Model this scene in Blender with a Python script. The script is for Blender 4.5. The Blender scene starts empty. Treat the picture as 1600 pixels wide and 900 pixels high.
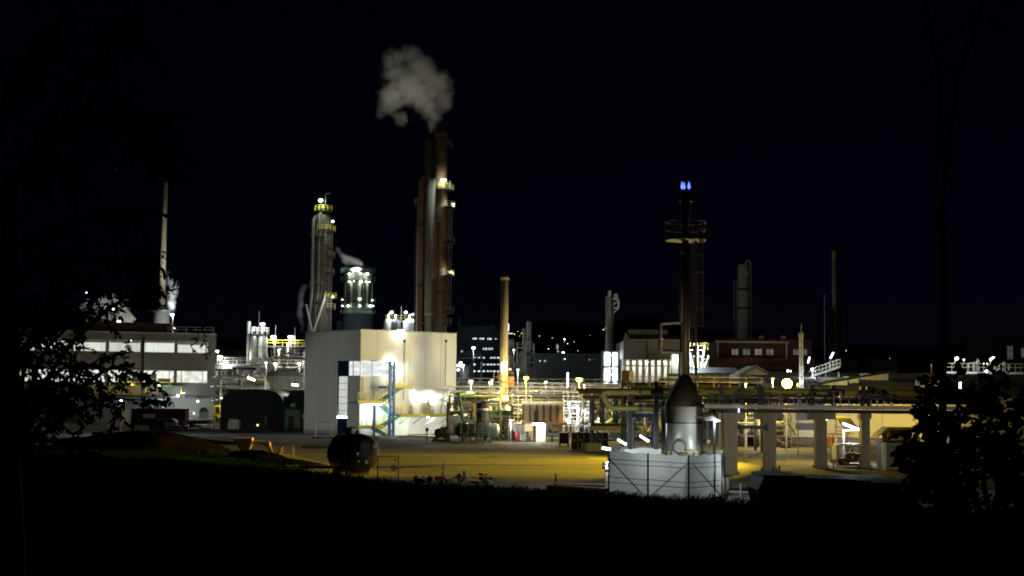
import bpy, math, random
from mathutils import Vector, Matrix
R = math.radians
rnd = random.Random(7)
sc = bpy.context.scene
col = sc.collection

# ---------------------------------------------------------------- camera
F = 1600 * 50 / 36.0
CAMZ = 6.3
PITCH, ROLL = R(4.05), R(0.5)
FW = Vector((0, math.cos(PITCH), math.sin(PITCH)))
U0 = Vector((0, -math.sin(PITCH), math.cos(PITCH)))
R0 = Vector((1, 0, 0))
RT = R0 * math.cos(ROLL) + U0 * math.sin(ROLL)
UP = -R0 * math.sin(ROLL) + U0 * math.cos(ROLL)
CAM = Vector((0, 0, CAMZ))
cd = bpy.data.cameras.new('camera')
cam = bpy.data.objects.new('camera', cd)
col.objects.link(cam)
cd.sensor_width = 36; cd.lens = 50; cd.clip_start = 0.1; cd.clip_end = 6000
M = Matrix.Identity(4)
for i in range(3):
    M[i][0] = RT[i]; M[i][1] = UP[i]; M[i][2] = -FW[i]; M[i][3] = CAM[i]
cam.matrix_world = M
sc.camera = cam

def at(px, py, d):
    """the world point seen at photo pixel (px, py) at d metres in front"""
    v = FW + RT * ((px - 800) / F) + UP * ((450 - py) / F)
    return CAM + v * (d / v.y)
def zp(px, py, d): return at(px, py, d).z
def base(px, py, d, z=0.0):
    p = at(px, py, d); return Vector((p.x, d, z))
def gnd(px, py):
    v = FW + RT * ((px - 800) / F) + UP * ((450 - py) / F)
    return CAM + v * (-CAMZ / v.z)
def mpp(d): return d / F          # metres per photo pixel

# ---------------------------------------------------------------- materials
MATS = {}
def mat(name, c, rough=0.7, metal=0.0, var=0.25, scale=1.5, bump=0.0, streak=False, c2=None, coords='Object', spec=.5):
    m = bpy.data.materials.new(name); m.use_nodes = True
    nt = m.node_tree; N = nt.nodes; L = nt.links
    b = N['Principled BSDF']
    b.inputs['Roughness'].default_value = rough
    b.inputs['Metallic'].default_value = metal
    b.inputs['Specular IOR Level'].default_value = spec
    tc = N.new('ShaderNodeTexCoord')
    mp = N.new('ShaderNodeMapping')
    L.new(tc.outputs[coords], mp.inputs[0])
    if streak: mp.inputs['Scale'].default_value = (1, 1, 0.12)
    no = N.new('ShaderNodeTexNoise'); no.inputs['Scale'].default_value = scale
    no.inputs['Detail'].default_value = 6; no.inputs['Roughness'].default_value = 0.65
    L.new(mp.outputs[0], no.inputs[0])
    rp = N.new('ShaderNodeValToRGB')
    c2 = c2 or tuple(x * (1 - var) for x in c)
    hi = tuple(min(1, x * (1 + var * 0.6)) for x in c)
    e = rp.color_ramp.elements
    e[0].position = 0.3; e[0].color = (*c2, 1)
    e[1].position = 0.7; e[1].color = (*hi, 1)
    L.new(no.outputs[0], rp.inputs[0])
    L.new(rp.outputs[0], b.inputs['Base Color'])
    if bump:
        n2 = N.new('ShaderNodeTexNoise'); n2.inputs['Scale'].default_value = scale * 6; n2.inputs['Detail'].default_value = 8
        L.new(tc.outputs[coords], n2.inputs[0])
        bp = N.new('ShaderNodeBump'); bp.inputs['Strength'].default_value = bump; bp.inputs['Distance'].default_value = 0.05
        L.new(n2.outputs[0], bp.inputs['Height']); L.new(bp.outputs[0], b.inputs['Normal'])
    MATS[name] = m
    return m

def emit(name, c, s, var=0.0, scale=1.0, stretch=None):
    m = bpy.data.materials.new(name); m.use_nodes = True
    nt = m.node_tree; N = nt.nodes; L = nt.links
    N.remove(N['Principled BSDF'])
    e = N.new('ShaderNodeEmission'); e.inputs[0].default_value = (*c, 1); e.inputs[1].default_value = s
    if var:
        tc = N.new('ShaderNodeTexCoord'); no = N.new('ShaderNodeTexNoise'); no.inputs['Scale'].default_value = scale
        mp = N.new('ShaderNodeMapping')
        if stretch: mp.inputs['Scale'].default_value = stretch
        L.new(tc.outputs['Object'], mp.inputs[0]); L.new(mp.outputs[0], no.inputs[0])
        mr = N.new('ShaderNodeMapRange'); mr.inputs['From Min'].default_value = .3; mr.inputs['From Max'].default_value = .7
        mr.inputs['To Min'].default_value = s * (1 - var); mr.inputs['To Max'].default_value = s * (1 + var)
        L.new(no.outputs[0], mr.inputs[0]); L.new(mr.outputs[0], e.inputs[1])
    L.new(e.outputs[0], N['Material Output'].inputs[0])
    MATS[name] = m
    return m

asphalt = mat('asphalt', (.14, .135, .125), .85, spec=.12, scale=.35, var=.5, bump=.15)
for _q in asphalt.node_tree.nodes:
    if _q.type == 'MAPPING': _q.inputs['Scale'].default_value = (.16, 1, 1)
concrete = mat('concrete', (.30, .29, .26), .9, spec=.1, scale=.6, var=.22, bump=.1)
concrete_old = mat('weathered_concrete', (.36, .33, .27), .9, scale=.9, var=.35, streak=True, bump=.1)
cream = mat('cream_cladding', (.62, .60, .52), .65, scale=.22, var=.13, streak=True)
whitewall = mat('white_render', (.72, .72, .69), .7, scale=.4, var=.08, streak=True)
greywall = mat('grey_render', (.36, .35, .31), .8, scale=.4, var=.15, streak=True)
darkwall = mat('dark_cladding', (.06, .065, .07), .7, scale=.3, var=.3, streak=True)
bluewall = mat('blue_grey_cladding', (.10, .14, .17), .7, scale=.3, var=.25, streak=True)
brick = mat('red_brick', (.10, .040, .025), .85, scale=1.2, var=.3)
greenpaint = mat('green_cladding', (.30, .52, .36), .6, scale=.5, var=.15, streak=True)
darkgreen = mat('dark_green_roofing', (.03, .04, .035), .7, scale=.5, var=.3)
pipegrey = mat('grey_olive_pipe', (.21,.195,.14), .55, .3, var=.35, scale=.5, streak=True)
brownpaint = mat('brown_paint', (.12, .065, .04), .6, var=.2)
yellowpaint = mat('yellow_paint', (.72, .60, .05), .5, var=.2, scale=3)
liftyellow = mat('orange_yellow_paint', (.72, .47, .02), .45, var=.15, scale=3)
bluepaint = mat('blue_paint', (.04, .16, .50), .5, var=.2, scale=2)
navypaint = mat('navy_paint', (.05, .07, .16), .5, var=.2, scale=2)
purplepaint = mat('slate_blue_paint', (.10, .10, .24), .55, var=.15, scale=.8)
greenmetal = mat('green_metal', (.10, .24, .13), .5, var=.25, scale=2)
steel = mat('galvanised_steel', (.42, .42, .40), .42, .75, var=.3, scale=1.5)
palesteel = mat('pale_painted_steel', (.55, .55, .50), .5, .1, var=.25, scale=1.2, streak=True)
insul = mat('aluminium_jacket', (.55, .54, .50), .35, .85, var=.25, scale=.8, streak=True)
darksteel = mat('dark_steel', (.045, .043, .04), .55, .3, var=.35, scale=2)
rust = mat('rusty_steel', (.19, .095, .055), .75, .1, var=.4, scale=.5, streak=True, bump=.15)
rusttan = mat('tan_stained_steel', (.24, .165, .075), .7, .1, scale=.45, streak=True, c2=(.13, .085, .04), bump=.15)
olivegrey = mat('olive_grey_steel', (.13, .12, .085), .6, .2, scale=.45, streak=True, c2=(.06, .04, .025), bump=.15)
ochre = mat('ochre_painted_steel', (.42, .365, .21), .6, scale=.7, streak=True, c2=(.28, .22, .12))
yellowpipe = mat('olive_yellow_pipe', (.34, .29, .07), .5, var=.3, scale=.8)
stainless = mat('stainless_steel', (.50, .49, .44), .42, .45, var=.25, scale=1.2, streak=True)
blacksteel = mat('soot_black_steel', (.018, .017, .016), .6, .2, var=.3)
graysheet = mat('grey_sheeting', (.48,.49,.45), .55, scale=.7, var=.38, bump=.5)
_n = graysheet.node_tree; _t = _n.nodes.new('ShaderNodeBsdfTranslucent'); _t.inputs[0].default_value = (.62,.64,.60,1)
_x = _n.nodes.new('ShaderNodeMixShader'); _x.inputs[0].default_value = .5
_n.links.new(_n.nodes['Principled BSDF'].outputs[0], _x.inputs[1]); _n.links.new(_t.outputs[0], _x.inputs[2]); _n.links.new(_x.outputs[0], _n.nodes['Material Output'].inputs[0])
roofgrey = mat('grey_roof_felt', (.16, .15, .12), .9, scale=.3, var=.3)
wood = mat('weathered_timber', (.26, .17, .08), .8, scale=2, var=.4)
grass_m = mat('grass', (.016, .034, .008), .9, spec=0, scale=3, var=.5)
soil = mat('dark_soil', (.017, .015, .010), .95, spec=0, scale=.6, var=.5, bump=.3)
leaf_m = mat('leaf', (.03, .05, .013), .85, spec=.05, scale=6, var=.4)
leaf_r = mat('broad_leaf', (.03, .045, .012), .85, spec=.05, scale=6, var=.4)
bark = mat('bark', (.022, .017, .013), .9, spec=.05, scale=8, var=.4, bump=.4)
tankblack = mat('black_tank_paint', (.020, .021, .022), .45, .1, var=.3)
tankend = mat('grey_tank_end', (.045, .048, .042), .5, .1, var=.3)
whitepaint = mat('white_paint', (.75, .75, .72), .5, var=.12)
skipred = mat('dark_red_paint', (.07, .005, .006), .6, var=.3)
redpaint = mat('red_paint', (.35, .02, .025), .5, var=.25)
bluetarp = mat('blue_tarpaulin', (.012, .016, .15), .5, var=.3)
tan = mat('tan_panel', (.42, .31, .18), .7, scale=.7, var=.25, streak=True)
louvre_m = mat('grey_louvre', (.30, .28, .22), .6, var=.2)
glassdark = mat('dark_blue_glass', (.012, .018, .06), .12, 0, var=.1)
yellowhall = mat('ivory_hall_wall', (.62, .54, .33), .75, scale=.3, var=.08, streak=True)
hillmat = mat('dark_wooded_hill', (.012, .015, .012), 1.0, scale=.02, var=.4)
orangepaint = mat('orange_plastic', (.8, .25, .03), .5, var=.15)

W_COOL = (0.86, .95, 1.0)
W_WHITE = (1.0, .97, .84)
W_GREEN = (.90, 1.0, .80)
SODIUM = (1.0, .66, .025)
WARM = (1.0, .78, .30)

# ---------------------------------------------------------------- mesh builder
class MB:
    def __init__(s): s.v = []; s.f = []
    def add(s, vs, fs):
        o = len(s.v); s.v += [tuple(x) for x in vs]; s.f += [tuple(i + o for i in f) for f in fs]; return s
    def box(s, x0, x1, y0, y1, z0, z1):
        return s.add([(x0,y0,z0),(x1,y0,z0),(x1,y1,z0),(x0,y1,z0),(x0,y0,z1),(x1,y0,z1),(x1,y1,z1),(x0,y1,z1)],
              [(0,3,2,1),(4,5,6,7),(0,1,5,4),(1,2,6,5),(2,3,7,6),(3,0,4,7)])
    def obox(s, c, sx, sy, sz, rz=0):
        ca, sa = math.cos(rz), math.sin(rz); vs = []
        for z in (-sz/2, sz/2):
            for x, y in ((-sx/2,-sy/2),(sx/2,-sy/2),(sx/2,sy/2),(-sx/2,sy/2)):
                vs.append((c[0]+x*ca-y*sa, c[1]+x*sa+y*ca, c[2]+z))
        return s.add(vs, [(0,3,2,1),(4,5,6,7),(0,1,5,4),(1,2,6,5),(2,3,7,6),(3,0,4,7)])
    def bar(s, p0, p1, w, h=None):
        """a rectangular bar between two points"""
        h = h or w
        p0, p1 = Vector(p0), Vector(p1); d = (p1-p0)
        if d.length < 1e-6: return s
        d.normalize()
        up = Vector((0,0,1)) if abs(d.z) < .95 else Vector((0,1,0))
        a = d.cross(up).normalized(); b = a.cross(d).normalized()
        vs = []
        for p in (p0, p1):
            for i, j in ((-1,-1),(1,-1),(1,1),(-1,1)): vs.append(p + a*(w/2*i) + b*(h/2*j))
        return s.add(vs, [(0,1,2,3),(7,6,5,4),(0,4,5,1),(1,5,6,2),(2,6,7,3),(3,7,4,0)])
    def cyl(s, p0, p1, r0, r1=None, n=10, cap=True):
        r1 = r0 if r1 is None else r1
        p0, p1 = Vector(p0), Vector(p1); d = (p1-p0)
        if d.length < 1e-6: return s
        d.normalize()
        up = Vector((0,0,1)) if abs(d.z) < .95 else Vector((1,0,0))
        a = d.cross(up).normalized(); b = d.cross(a).normalized()
        vs = []
        for p, r in ((p0, r0), (p1, r1)):
            for i in range(n):
                t = 2*math.pi*i/n; vs.append(p + a*(r*math.cos(t)) + b*(r*math.sin(t)))
        fs = [(i, (i+1) % n, n+(i+1) % n, n+i) for i in range(n)]
        if cap: fs += [tuple(range(n-1, -1, -1)), tuple(range(n, 2*n))]
        return s.add(vs, fs)
    def tube(s, pts, r, n=8, r_end=None):
        """a pipe through points with mitred bends"""
        P = [Vector(p) for p in pts]; k = len(P)
        ds = [(P[min(i+1, k-1)] - P[max(i-1, 0)]).normalized() for i in range(k)]
        ref = Vector((0, 0, 1)) if abs(ds[0].z) < .9 else Vector((1, 0, 0))
        vs = []
        a = ds[0].cross(ref).normalized()
        for i in range(k):
            a = (a - ds[i] * a.dot(ds[i])); 
            a = a.normalized() if a.length > 1e-6 else ds[i].orthogonal().normalized()
            b = ds[i].cross(a)
            rr = r if r_end is None else r + (r_end - r) * i / (k - 1)
            if 0 < i < k-1:
                c = (P[i]-P[i-1]).normalized().dot((P[i+1]-P[i]).normalized())
                mit = 1 / max(.5, math.sqrt((1+c)/2))
            else: mit = 1
            for j in range(n):
                t = 2*math.pi*j/n; vs.append(P[i] + a*(rr*mit*math.cos(t)) + b*(rr*mit*math.sin(t)))
        fs = []
        for i in range(k-1):
            for j in range(n): fs.append((i*n+j, i*n+(j+1) % n, (i+1)*n+(j+1) % n, (i+1)*n+j))
        fs += [tuple(range(n-1, -1, -1)), tuple(range((k-1)*n, k*n))]
        return s.add(vs, fs)
    def lathe(s, prof, n=20, c=(0,0), a0=0, cap=True):
        vs = []; k = len(prof)
        for r, z in prof:
            for j in range(n):
                t = a0 + 2*math.pi*j/n; vs.append((c[0]+r*math.cos(t), c[1]+r*math.sin(t), z))
        fs = [(i*n+j, i*n+(j+1) % n, (i+1)*n+(j+1) % n, (i+1)*n+j) for i in range(k-1) for j in range(n)]
        if cap: fs += [tuple(range(n-1, -1, -1)), tuple(range((k-1)*n, k*n))]
        return s.add(vs, fs)
    def ring(s, r0, r1, z0, z1, n=24, c=(0,0), a0=0, a1=2*math.pi):
        full = abs(a1-a0-2*math.pi) < 1e-4; m = n if full else n+1; vs = []
        for j in range(m):
            t = a0+(a1-a0)*j/n
            for r, z in ((r0,z0),(r1,z0),(r1,z1),(r0,z1)): vs.append((c[0]+r*math.cos(t), c[1]+r*math.sin(t), z))
        fs = []
        for j in range(n):
            k = (j+1) % m
            for q in range(4): fs.append((j*4+q, j*4+(q+1) % 4, k*4+(q+1) % 4, k*4+q))
        if not full: fs += [(3,2,1,0), tuple((m-1)*4+q for q in range(4))]
        return s.add(vs, fs)
    def prism(s, poly, z0, z1):
        n = len(poly); vs = [(x,y,z0) for x,y in poly]+[(x,y,z1) for x,y in poly]
        return s.add(vs, [tuple(range(n-1,-1,-1)), tuple(range(n,2*n))]+[(i,(i+1)%n,n+(i+1)%n,n+i) for i in range(n)])
    def xprism(s, poly, y0, y1):
        """polygon in x,z swept along y"""
        n = len(poly); vs = [(x,y0,z) for x,z in poly]+[(x,y1,z) for x,z in poly]
        return s.add(vs, [tuple(range(n)), tuple(range(2*n-1,n-1,-1))]+[(i,n+i,n+(i+1)%n,(i+1)%n) for i in range(n)])
    def yprism(s, poly, x0, x1):
        """polygon in y,z swept along x"""
        n = len(poly); vs = [(x0,y,z) for y,z in poly]+[(x1,y,z) for y,z in poly]
        return s.add(vs, [tuple(range(n)), tuple(range(2*n-1,n-1,-1))]+[(i,n+i,n+(i+1)%n,(i+1)%n) for i in range(n)])
    def ball(s, c, r, n=8, m=5, sz=1.0):
        vs = [(c[0],c[1],c[2]+r*sz)]
        for i in range(1, m):
            p = math.pi*i/m
            for j in range(n):
                t = 2*math.pi*j/n; vs.append((c[0]+r*math.sin(p)*math.cos(t), c[1]+r*math.sin(p)*math.sin(t), c[2]+r*sz*math.cos(p)))
        vs.append((c[0],c[1],c[2]-r*sz)); e = len(vs)-1; fs = []
        for j in range(n): fs.append((0, 1+j, 1+(j+1)%n)); fs.append((e, 1+(m-2)*n+(j+1)%n, 1+(m-2)*n+j))
        for i in range(m-2):
            for j in range(n): fs.append((1+i*n+j, 1+(i+1)*n+j, 1+(i+1)*n+(j+1)%n, 1+i*n+(j+1)%n))
        return s.add(vs, fs)
    def wall(s, x0, x1, y0, y1, z0, z1, holes):
        """a wall along x with rectangular openings (hx0,hx1,hz0,hz1)"""
        xs = sorted({x0, x1} | {min(max(q, x0), x1) for h in holes for q in h[:2]})
        zs = sorted({z0, z1} | {min(max(q, z0), z1) for h in holes for q in h[2:]})
        for a, b in zip(zs, zs[1:]):
            run = None; zc = (a+b)/2
            for c, d in zip(xs, xs[1:]):
                xc = (c+d)/2
                if any(h[0] < xc < h[1] and h[2] < zc < h[3] for h in holes):
                    if run is not None: s.box(run, c, y0, y1, a, b); run = None
                elif run is None: run = c
            if run is not None: s.box(run, x1, y0, y1, a, b)
        return s
    def rail(s, pts, h=1.1, w=.06, step=1.6, closed=False):
        """posts, top rail and knee rail along a polyline of floor points"""
        P = [Vector(p) for p in pts]
        if closed: P.append(P[0])
        for a, b in zip(P, P[1:]):
            L_ = (b-a).length; k = max(1, round(L_/step))
            for i in range(k+1):
                q = a.lerp(b, i/k); s.bar(q, q+Vector((0,0,h)), w)
            for hh in (h, h*.55): s.bar(a+Vector((0,0,hh)), b+Vector((0,0,hh)), w)
        return s
    def ladder(s, x, y, z0, z1, w=.5, step=.5, t=.06):
        s.bar((x-w/2,y,z0),(x-w/2,y,z1),t); s.bar((x+w/2,y,z0),(x+w/2,y,z1),t)
        k = int((z1-z0)/step)
        for i in range(k): s.bar((x-w/2,y,z0+(i+.5)*step),(x+w/2,y,z0+(i+.5)*step),t*.7)
        return s

def tag(o, label=None, cat=None, group=None, kind=None):
    if label: o['label'] = label
    if cat: o['category'] = cat
    if group: o['group'] = group
    if kind: o['kind'] = kind
    return o
def thing(name, label, cat, loc=(0,0,0), rz=0, group=None):
    o = bpy.data.objects.new(name, None); col.objects.link(o)
    o.location = loc; o.rotation_euler = (0, 0, rz); o.empty_display_size = .5
    return tag(o, label, cat, group)
def part(name, mb, m, parent=None, label=None, smooth=False, kind=None):
    me = bpy.data.meshes.new(name); me.from_pydata(mb.v, [], mb.f); me.update()
    if m is not None: me.materials.append(m)
    o = bpy.data.objects.new(name, me); col.objects.link(o)
    if parent is not None: o.parent = parent
    if smooth:
        for p in me.polygons: p.use_smooth = len(p.vertices) <= 4
    return tag(o, label, kind=kind)
def one(name, mb, m, label, cat, loc=(0,0,0), rz=0, group=None, smooth=False):
    o = part(name, mb, m, None, None, smooth); o.location = loc; o.rotation_euler = (0,0,rz)
    return tag(o, label, cat, group)
def struct(name, mb, m, smooth=False):
    o = part(name, mb, m, None, None, smooth); return tag(o, kind='structure')
def copy_tree(o, parent=None):
    c = o.copy(); col.objects.link(c)
    if parent is not None: c.parent = parent
    for ch in list(o.children): copy_tree(ch, c)
    return c

# ---------------------------------------------------------------- lamps
_em = {}
def glow(c, s):
    k = (tuple(round(x, 2) for x in c), round(s, 1))
    if k not in _em: _em[k] = emit('lamp_glow', c, s)
    return _em[k]
GAIN = 0.45
LENS = 0.72
CAP = 9.0
def rest(t, loc, I, area, c, r, CAP=CAP):
    """what the visible lens cannot give at a readable brightness comes from a lamp just under it"""
    left = GAIN*I - CAP*area
    if left > .2:
        l = bpy.data.lights.new('lamp_light', 'POINT'); l.energy = 4*math.pi*left; l.color = c; l.shadow_soft_size = max(.02, r*.25)
        o = bpy.data.objects.new('lamp_light', l); col.objects.link(o); o.parent = t; o.location = loc
    return min(CAP, GAIN*I/area)
def down_light(t, loc, I, c, ang=140, aim=(0,0,-1), blend=.5, rad=.2):
    l = bpy.data.lights.new('lamp_light', 'SPOT'); l.energy = 4*math.pi*I*GAIN; l.color = c
    l.spot_size = R(ang); l.spot_blend = blend; l.shadow_soft_size = rad
    o = bpy.data.objects.new('lamp_light', l); col.objects.link(o); o.parent = t; o.location = loc
    o.rotation_euler = Vector(aim).to_track_quat('-Z', 'Y').to_euler(); return o
def lamp(px, py, d, rpx, I, c, label, cat='lamp', z0=0.0, group=None, name='pole_lamp', sz=.6, pole_dx=0.0, down=None, ang=140, aim=(0,0,-1), globe=False):
    """a lamp on its own post: pole, head and glowing lens; I = candela-like strength"""
    p = at(px, py, d); r = rpx*mpp(d)*LENS
    t = thing(name, label, cat, (p.x+pole_dx, d, z0), 0, group)
    h = p.z - z0
    pr = max(.05, .35*mpp(d))
    q = MB().cyl((0,0,0),(0,0,h+r*.9), pr*1.3, pr, 6)
    part('pole', q, steel, t)
    ox = -pole_dx
    q = MB()
    if globe: q.bar((0,0,h+r*.2),(0,-r*.5,h+r*.1),pr*1.5)
    else: q.lathe([(r*.5, h+r*.95), (r*1.15, h+r*.55), (r*1.15, h+r*.45)], 10, (ox, -r*1.2))
    if r*1.2 > pr: q.bar((ox*.0,0,h+r*.8),(ox,-r*1.2,h+r*.85), pr*1.2)
    part('lamp_head', q, darksteel, t)
    q = MB().ball((ox, -r*1.2, h+r*.1), r, 14 if globe else 8, 8 if globe else 4, sz)
    part('lens', q, glow(c, rest(t, (ox, -r*1.2, h+r*.1-r*sz-.06-r*.25), I, math.pi*r*r, c, r, 150 if globe else (60 if c == SODIUM else CAP))), t)
    if down: down_light(t, (ox, -r*1.2, h-r*.8), down, c, ang, aim)
    return t
def tube_lamp(p0, p1, rpx, I, c, label, name='tube_lamp', cat='lamp', group=None, hood=True):
    """a fluorescent fitting: a long tube under a channel-shaped housing; p0, p1 = (px, py, d)"""
    a, b = at(*p0), at(*p1); r = rpx*mpp((p0[2]+p1[2])/2)*.75
    t = thing(name, label, cat, a, 0, group)
    q = MB().cyl((0,0,0), b-a, r, r, 6)
    part('tube', q, glow(c, rest(t, (b-a)*.5+Vector((0,0,-r*1.4-.06)), I, 2*r*max(.1,(b-a).length), c, r)), t)
    if hood:
        dd = Vector((0, .1*r, r*1.5)); ex = (b-a).normalized()*r*.8
        q = MB().bar(-ex+dd, (b-a)+ex+dd, r*2.2, r*.6)
        part('housing', q, steel, t)
    return t
def bulk(px, py, d, rpx, I, c, label, name='bulkhead_lamp', cat='lamp', group=None, sz=.75, bracket=(0, .5, 0)):
    """a lamp fixed to something: bracket, cap and lens"""
    p = at(px, py, d); r = rpx*mpp(d)*LENS
    t = thing(name, label, cat, p, 0, group)
    part('lens', MB().ball((0,0,0), r, 8, 4, sz), glow(c, rest(t, (0,-r*.3,-r*sz-.05-r*.25), I, math.pi*r*r, c, r)), t)
    bk = Vector(bracket)
    q = MB().bar((0,r*.9,r*.3), Vector((0,r*.9,r*.3))+bk, max(.05,r*.35))
    q.box(-r*.8, r*.8, r*.75, r*1.1, -r*.5, r*.7)
    part('bracket', q, darksteel, t)
    return t
# ================================================================ ground, sky, hills
w = bpy.data.worlds.new("World"); sc.world = w; w.use_nodes = True
nt = w.node_tree
bg = nt.nodes['Background']
sky = nt.nodes.new('ShaderNodeTexSky'); sky.sky_type = 'NISHITA'; sky.sun_disc = False
sky.sun_elevation = R(25); sky.sun_rotation = R(200); sky.ozone_density = 7; sky.dust_density = 0; sky.air_density = 1
_tint = nt.nodes.new('ShaderNodeMix'); _tint.data_type = 'RGBA'; _tint.blend_type = 'MULTIPLY'; _tint.inputs[0].default_value = 1
_tint.inputs[7].default_value = (.75, .52, 1.5, 1)
nt.links.new(sky.outputs[0], _tint.inputs[6]); nt.links.new(_tint.outputs[2], bg.inputs[0]); bg.inputs[1].default_value = 0.0002
sun = bpy.data.lights.new('moonlight', 'SUN'); sun.energy = 0.0015; sun.angle = R(.5); sun.color = (.85, .9, 1)
so = bpy.data.objects.new('moonlight', sun); col.objects.link(so)
so.rotation_euler = (R(50), 0, R(200 - 180))

g = MB().add([(-3000,-200,-.03),(3000,-200,-.03),(3000,4000,-.03),(-3000,4000,-.03)], [(0,1,2,3)])
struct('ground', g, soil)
g = MB().add([(-110,60,0),(110,60,0),(110,420,0),(-110,420,0)], [(0,1,2,3)])
struct('yard', g, asphalt)
# paler concrete strip along the near edge of the yard
TOE = [(1700,70),(1500,74),(1300,78),(1130,82),(950,86),(780,90),(600,95),(480,108),(400,132),(330,142),(200,150),(-200,155)]
toe = sorted(((px-800)*d/F, d) for px, d in TOE)
def toe_y(x):
    if x <= toe[0][0]: return toe[0][1]
    for (a, b), (c, d) in zip(toe, toe[1:]):
        if a <= x <= c: return b + (d-b)*(x-a)/max(1e-6, c-a)
    return toe[-1][1]
g = MB()
xs_ = [-22 + i*2.5 for i in range(36)]
vs = []
for x in xs_: vs += [(x, max(60.5, toe_y(x)-4), .004), (x, toe_y(x)+10 - .06*x, .004)]
g.add(vs, [(2*i, 2*i+2, 2*i+3, 2*i+1) for i in range(len(xs_)-1)])
struct('concrete_strip', g, concrete)

# repairs and joints in the asphalt
patchm = mat('patched_asphalt', (.095,.092,.086), .9, scale=.8, var=.3, spec=.08)
palem = mat('worn_asphalt', (.19,.183,.165), .9, scale=.5, var=.3, spec=.08)
g = MB(); rq = random.Random(77)
for (cx_,cy_,lx_,ly_,a_) in ((-12,140,9,2.2,.05),(2,132,5,3,.1),(-4,118,7,1.2,-.04),(6,148,12,1.0,.03),(-16,155,6,3,.0),(24,150,7,2,.1),(30,165,9,2,0),(18,138,4,2,.2),(-2,160,14,.7,.02)):
    g.add([(cx_+sx_*lx_*math.cos(a_)-sy_*ly_*math.sin(a_), cy_+sx_*lx_*math.sin(a_)+sy_*ly_*math.cos(a_), .003) for sx_,sy_ in ((-1,-1),(1,-1),(1,1),(-1,1))], [(0,1,2,3)])
struct('asphalt_patches', g, patchm)
g = MB()
for k in range(9):
    x0_=rq.uniform(-18,12); y0_=rq.uniform(110,160); hd=rq.uniform(-.25,.25); pts_=[]
    for i in range(13):
        pts_.append((x0_+i*1.6, y0_+hd*i*1.6+.06*i*i*rq.uniform(-.4,.4)))
    vs=[]
    for (a,b) in pts_: vs += [(a,b-.11,.007+k*.0004),(a,b+.11,.007+k*.0004)]
    g.add(vs, [(2*i,2*i+2,2*i+3,2*i+1) for i in range(12)])
struct('tyre_marks', g, patchm)
g = MB()
for (xa,ya,xb,yb) in ((-20,126,18,123),(-20,146,20,143.5),(-6,112,-2,172),(8,108,13,172)):
    dx,dy=xb-xa,yb-ya; l_=math.hypot(dx,dy); nx_,ny_=-dy/l_*.06,dx/l_*.06
    g.add([(xa-nx_,ya-ny_,.012),(xb-nx_,yb-ny_,.012),(xb+nx_,yb+ny_,.012),(xa+nx_,ya+ny_,.012)],[(0,1,2,3)])
struct('asphalt_joints', g, palem)
# the grassy bank the picture was taken from
nx, ny = 90, 60
vs = []; fs = []
for i in range(nx+1):
    x = -95 + 190*i/nx; ty = toe_y(x)
    for j in range(ny+1):
        y = -20 + (ty+20)*j/ny
        z = 4.6*(1-max(0,y)/ty) + (.07*math.sin(x*.9+y*.35)+.05*math.sin(x*2.1-y*.7)+rnd.uniform(-.05,.05))*min(1, (ty-y)/12)
        if j == ny: z = -.02
        vs.append((x, y, z))
for i in range(nx):
    for j in range(ny):
        a = i*(ny+1)+j; fs.append((a, a+ny+1, a+ny+2, a+1))
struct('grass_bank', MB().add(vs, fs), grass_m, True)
g = MB()
for i in range(7000):
    x = rnd.uniform(-30, 30); ty = toe_y(x)
    t_ = rnd.random()**1.6*14; y = ty + .5 - t_
    if y < 55: continue
    z = max(0, 4.6*(1-y/ty)) - .03
    clump = .5 + .5*math.sin(x*1.7+math.sin(x*.6)*3)
    h = rnd.uniform(.12, .35) + .3*clump*rnd.random()
    a = rnd.uniform(0, 6.28); wd = rnd.uniform(.02, .05); lx, ly = rnd.gauss(0,.12), rnd.gauss(0,.12)
    g.add([(x-wd*math.cos(a), y-wd*math.sin(a), z),(x+wd*math.cos(a), y+wd*math.sin(a), z),(x+lx+wd*.5*math.cos(a), y+ly, z+h*.7),(x+lx*1.7, y+ly*1.7, z+h)], [(0,1,2),(0,2,3)])
o = part('grass_blades', g, grass_m); tag(o, 'rough grass along the foot of the dark bank', 'grass', kind='stuff')

# dark soil heaps at the left edge of the yard, the wide ones added to hide lit ground
def mound(cx, cy, rx, ry, h, seed):
    rr=random.Random(seed); vs=[]; fs=[]; n,m=26,9
    for j in range(m+1):
        for i in range(n):
            a=2*math.pi*i/n; u=1-j/m; k=1+.18*math.sin(a*3+seed)+.1*math.sin(a*7+seed*2)
            z=h*(.5+.5*math.cos(math.pi*u))*(1+.18*math.sin(a*4+j)+rr.uniform(-.07,.07))
            vs.append((cx+rx*u*k*math.cos(a), cy+ry*u*k*math.sin(a), z-.06))
    for j in range(m):
        for i in range(n): fs.append((j*n+i,j*n+(i+1)%n,(j+1)*n+(i+1)%n,(j+1)*n+i))
    return struct('soil_mound', MB().add(vs,fs), soil, True)
_p=base(215,674,156); mound(_p.x,156,13,5,1.25,1)
_p=base(395,712,117); mound(_p.x,117,6.2,3,1.0,2)
_p=base(235,705,128); mound(_p.x,129,11,4,1.9,6)
_p=base(300,700,135); mound(_p.x,133,8,4,1.2,4)
# dark wooded hills on the horizon
vs = []; n = 120
for i in range(n+1):
    x = -1400 + 2800*i/n
    h = 55 + 22*math.sin(x*.004+1) + 10*math.sin(x*.013) + 4*math.sin(x*.05) + rnd.uniform(-1.5,1.5)
    vs += [(x, 1500, -1), (x, 1650, h)]
struct('hills', MB().add(vs, [(2*i, 2*i+2, 2*i+3, 2*i+1) for i in range(n)]), hillmat)

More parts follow.
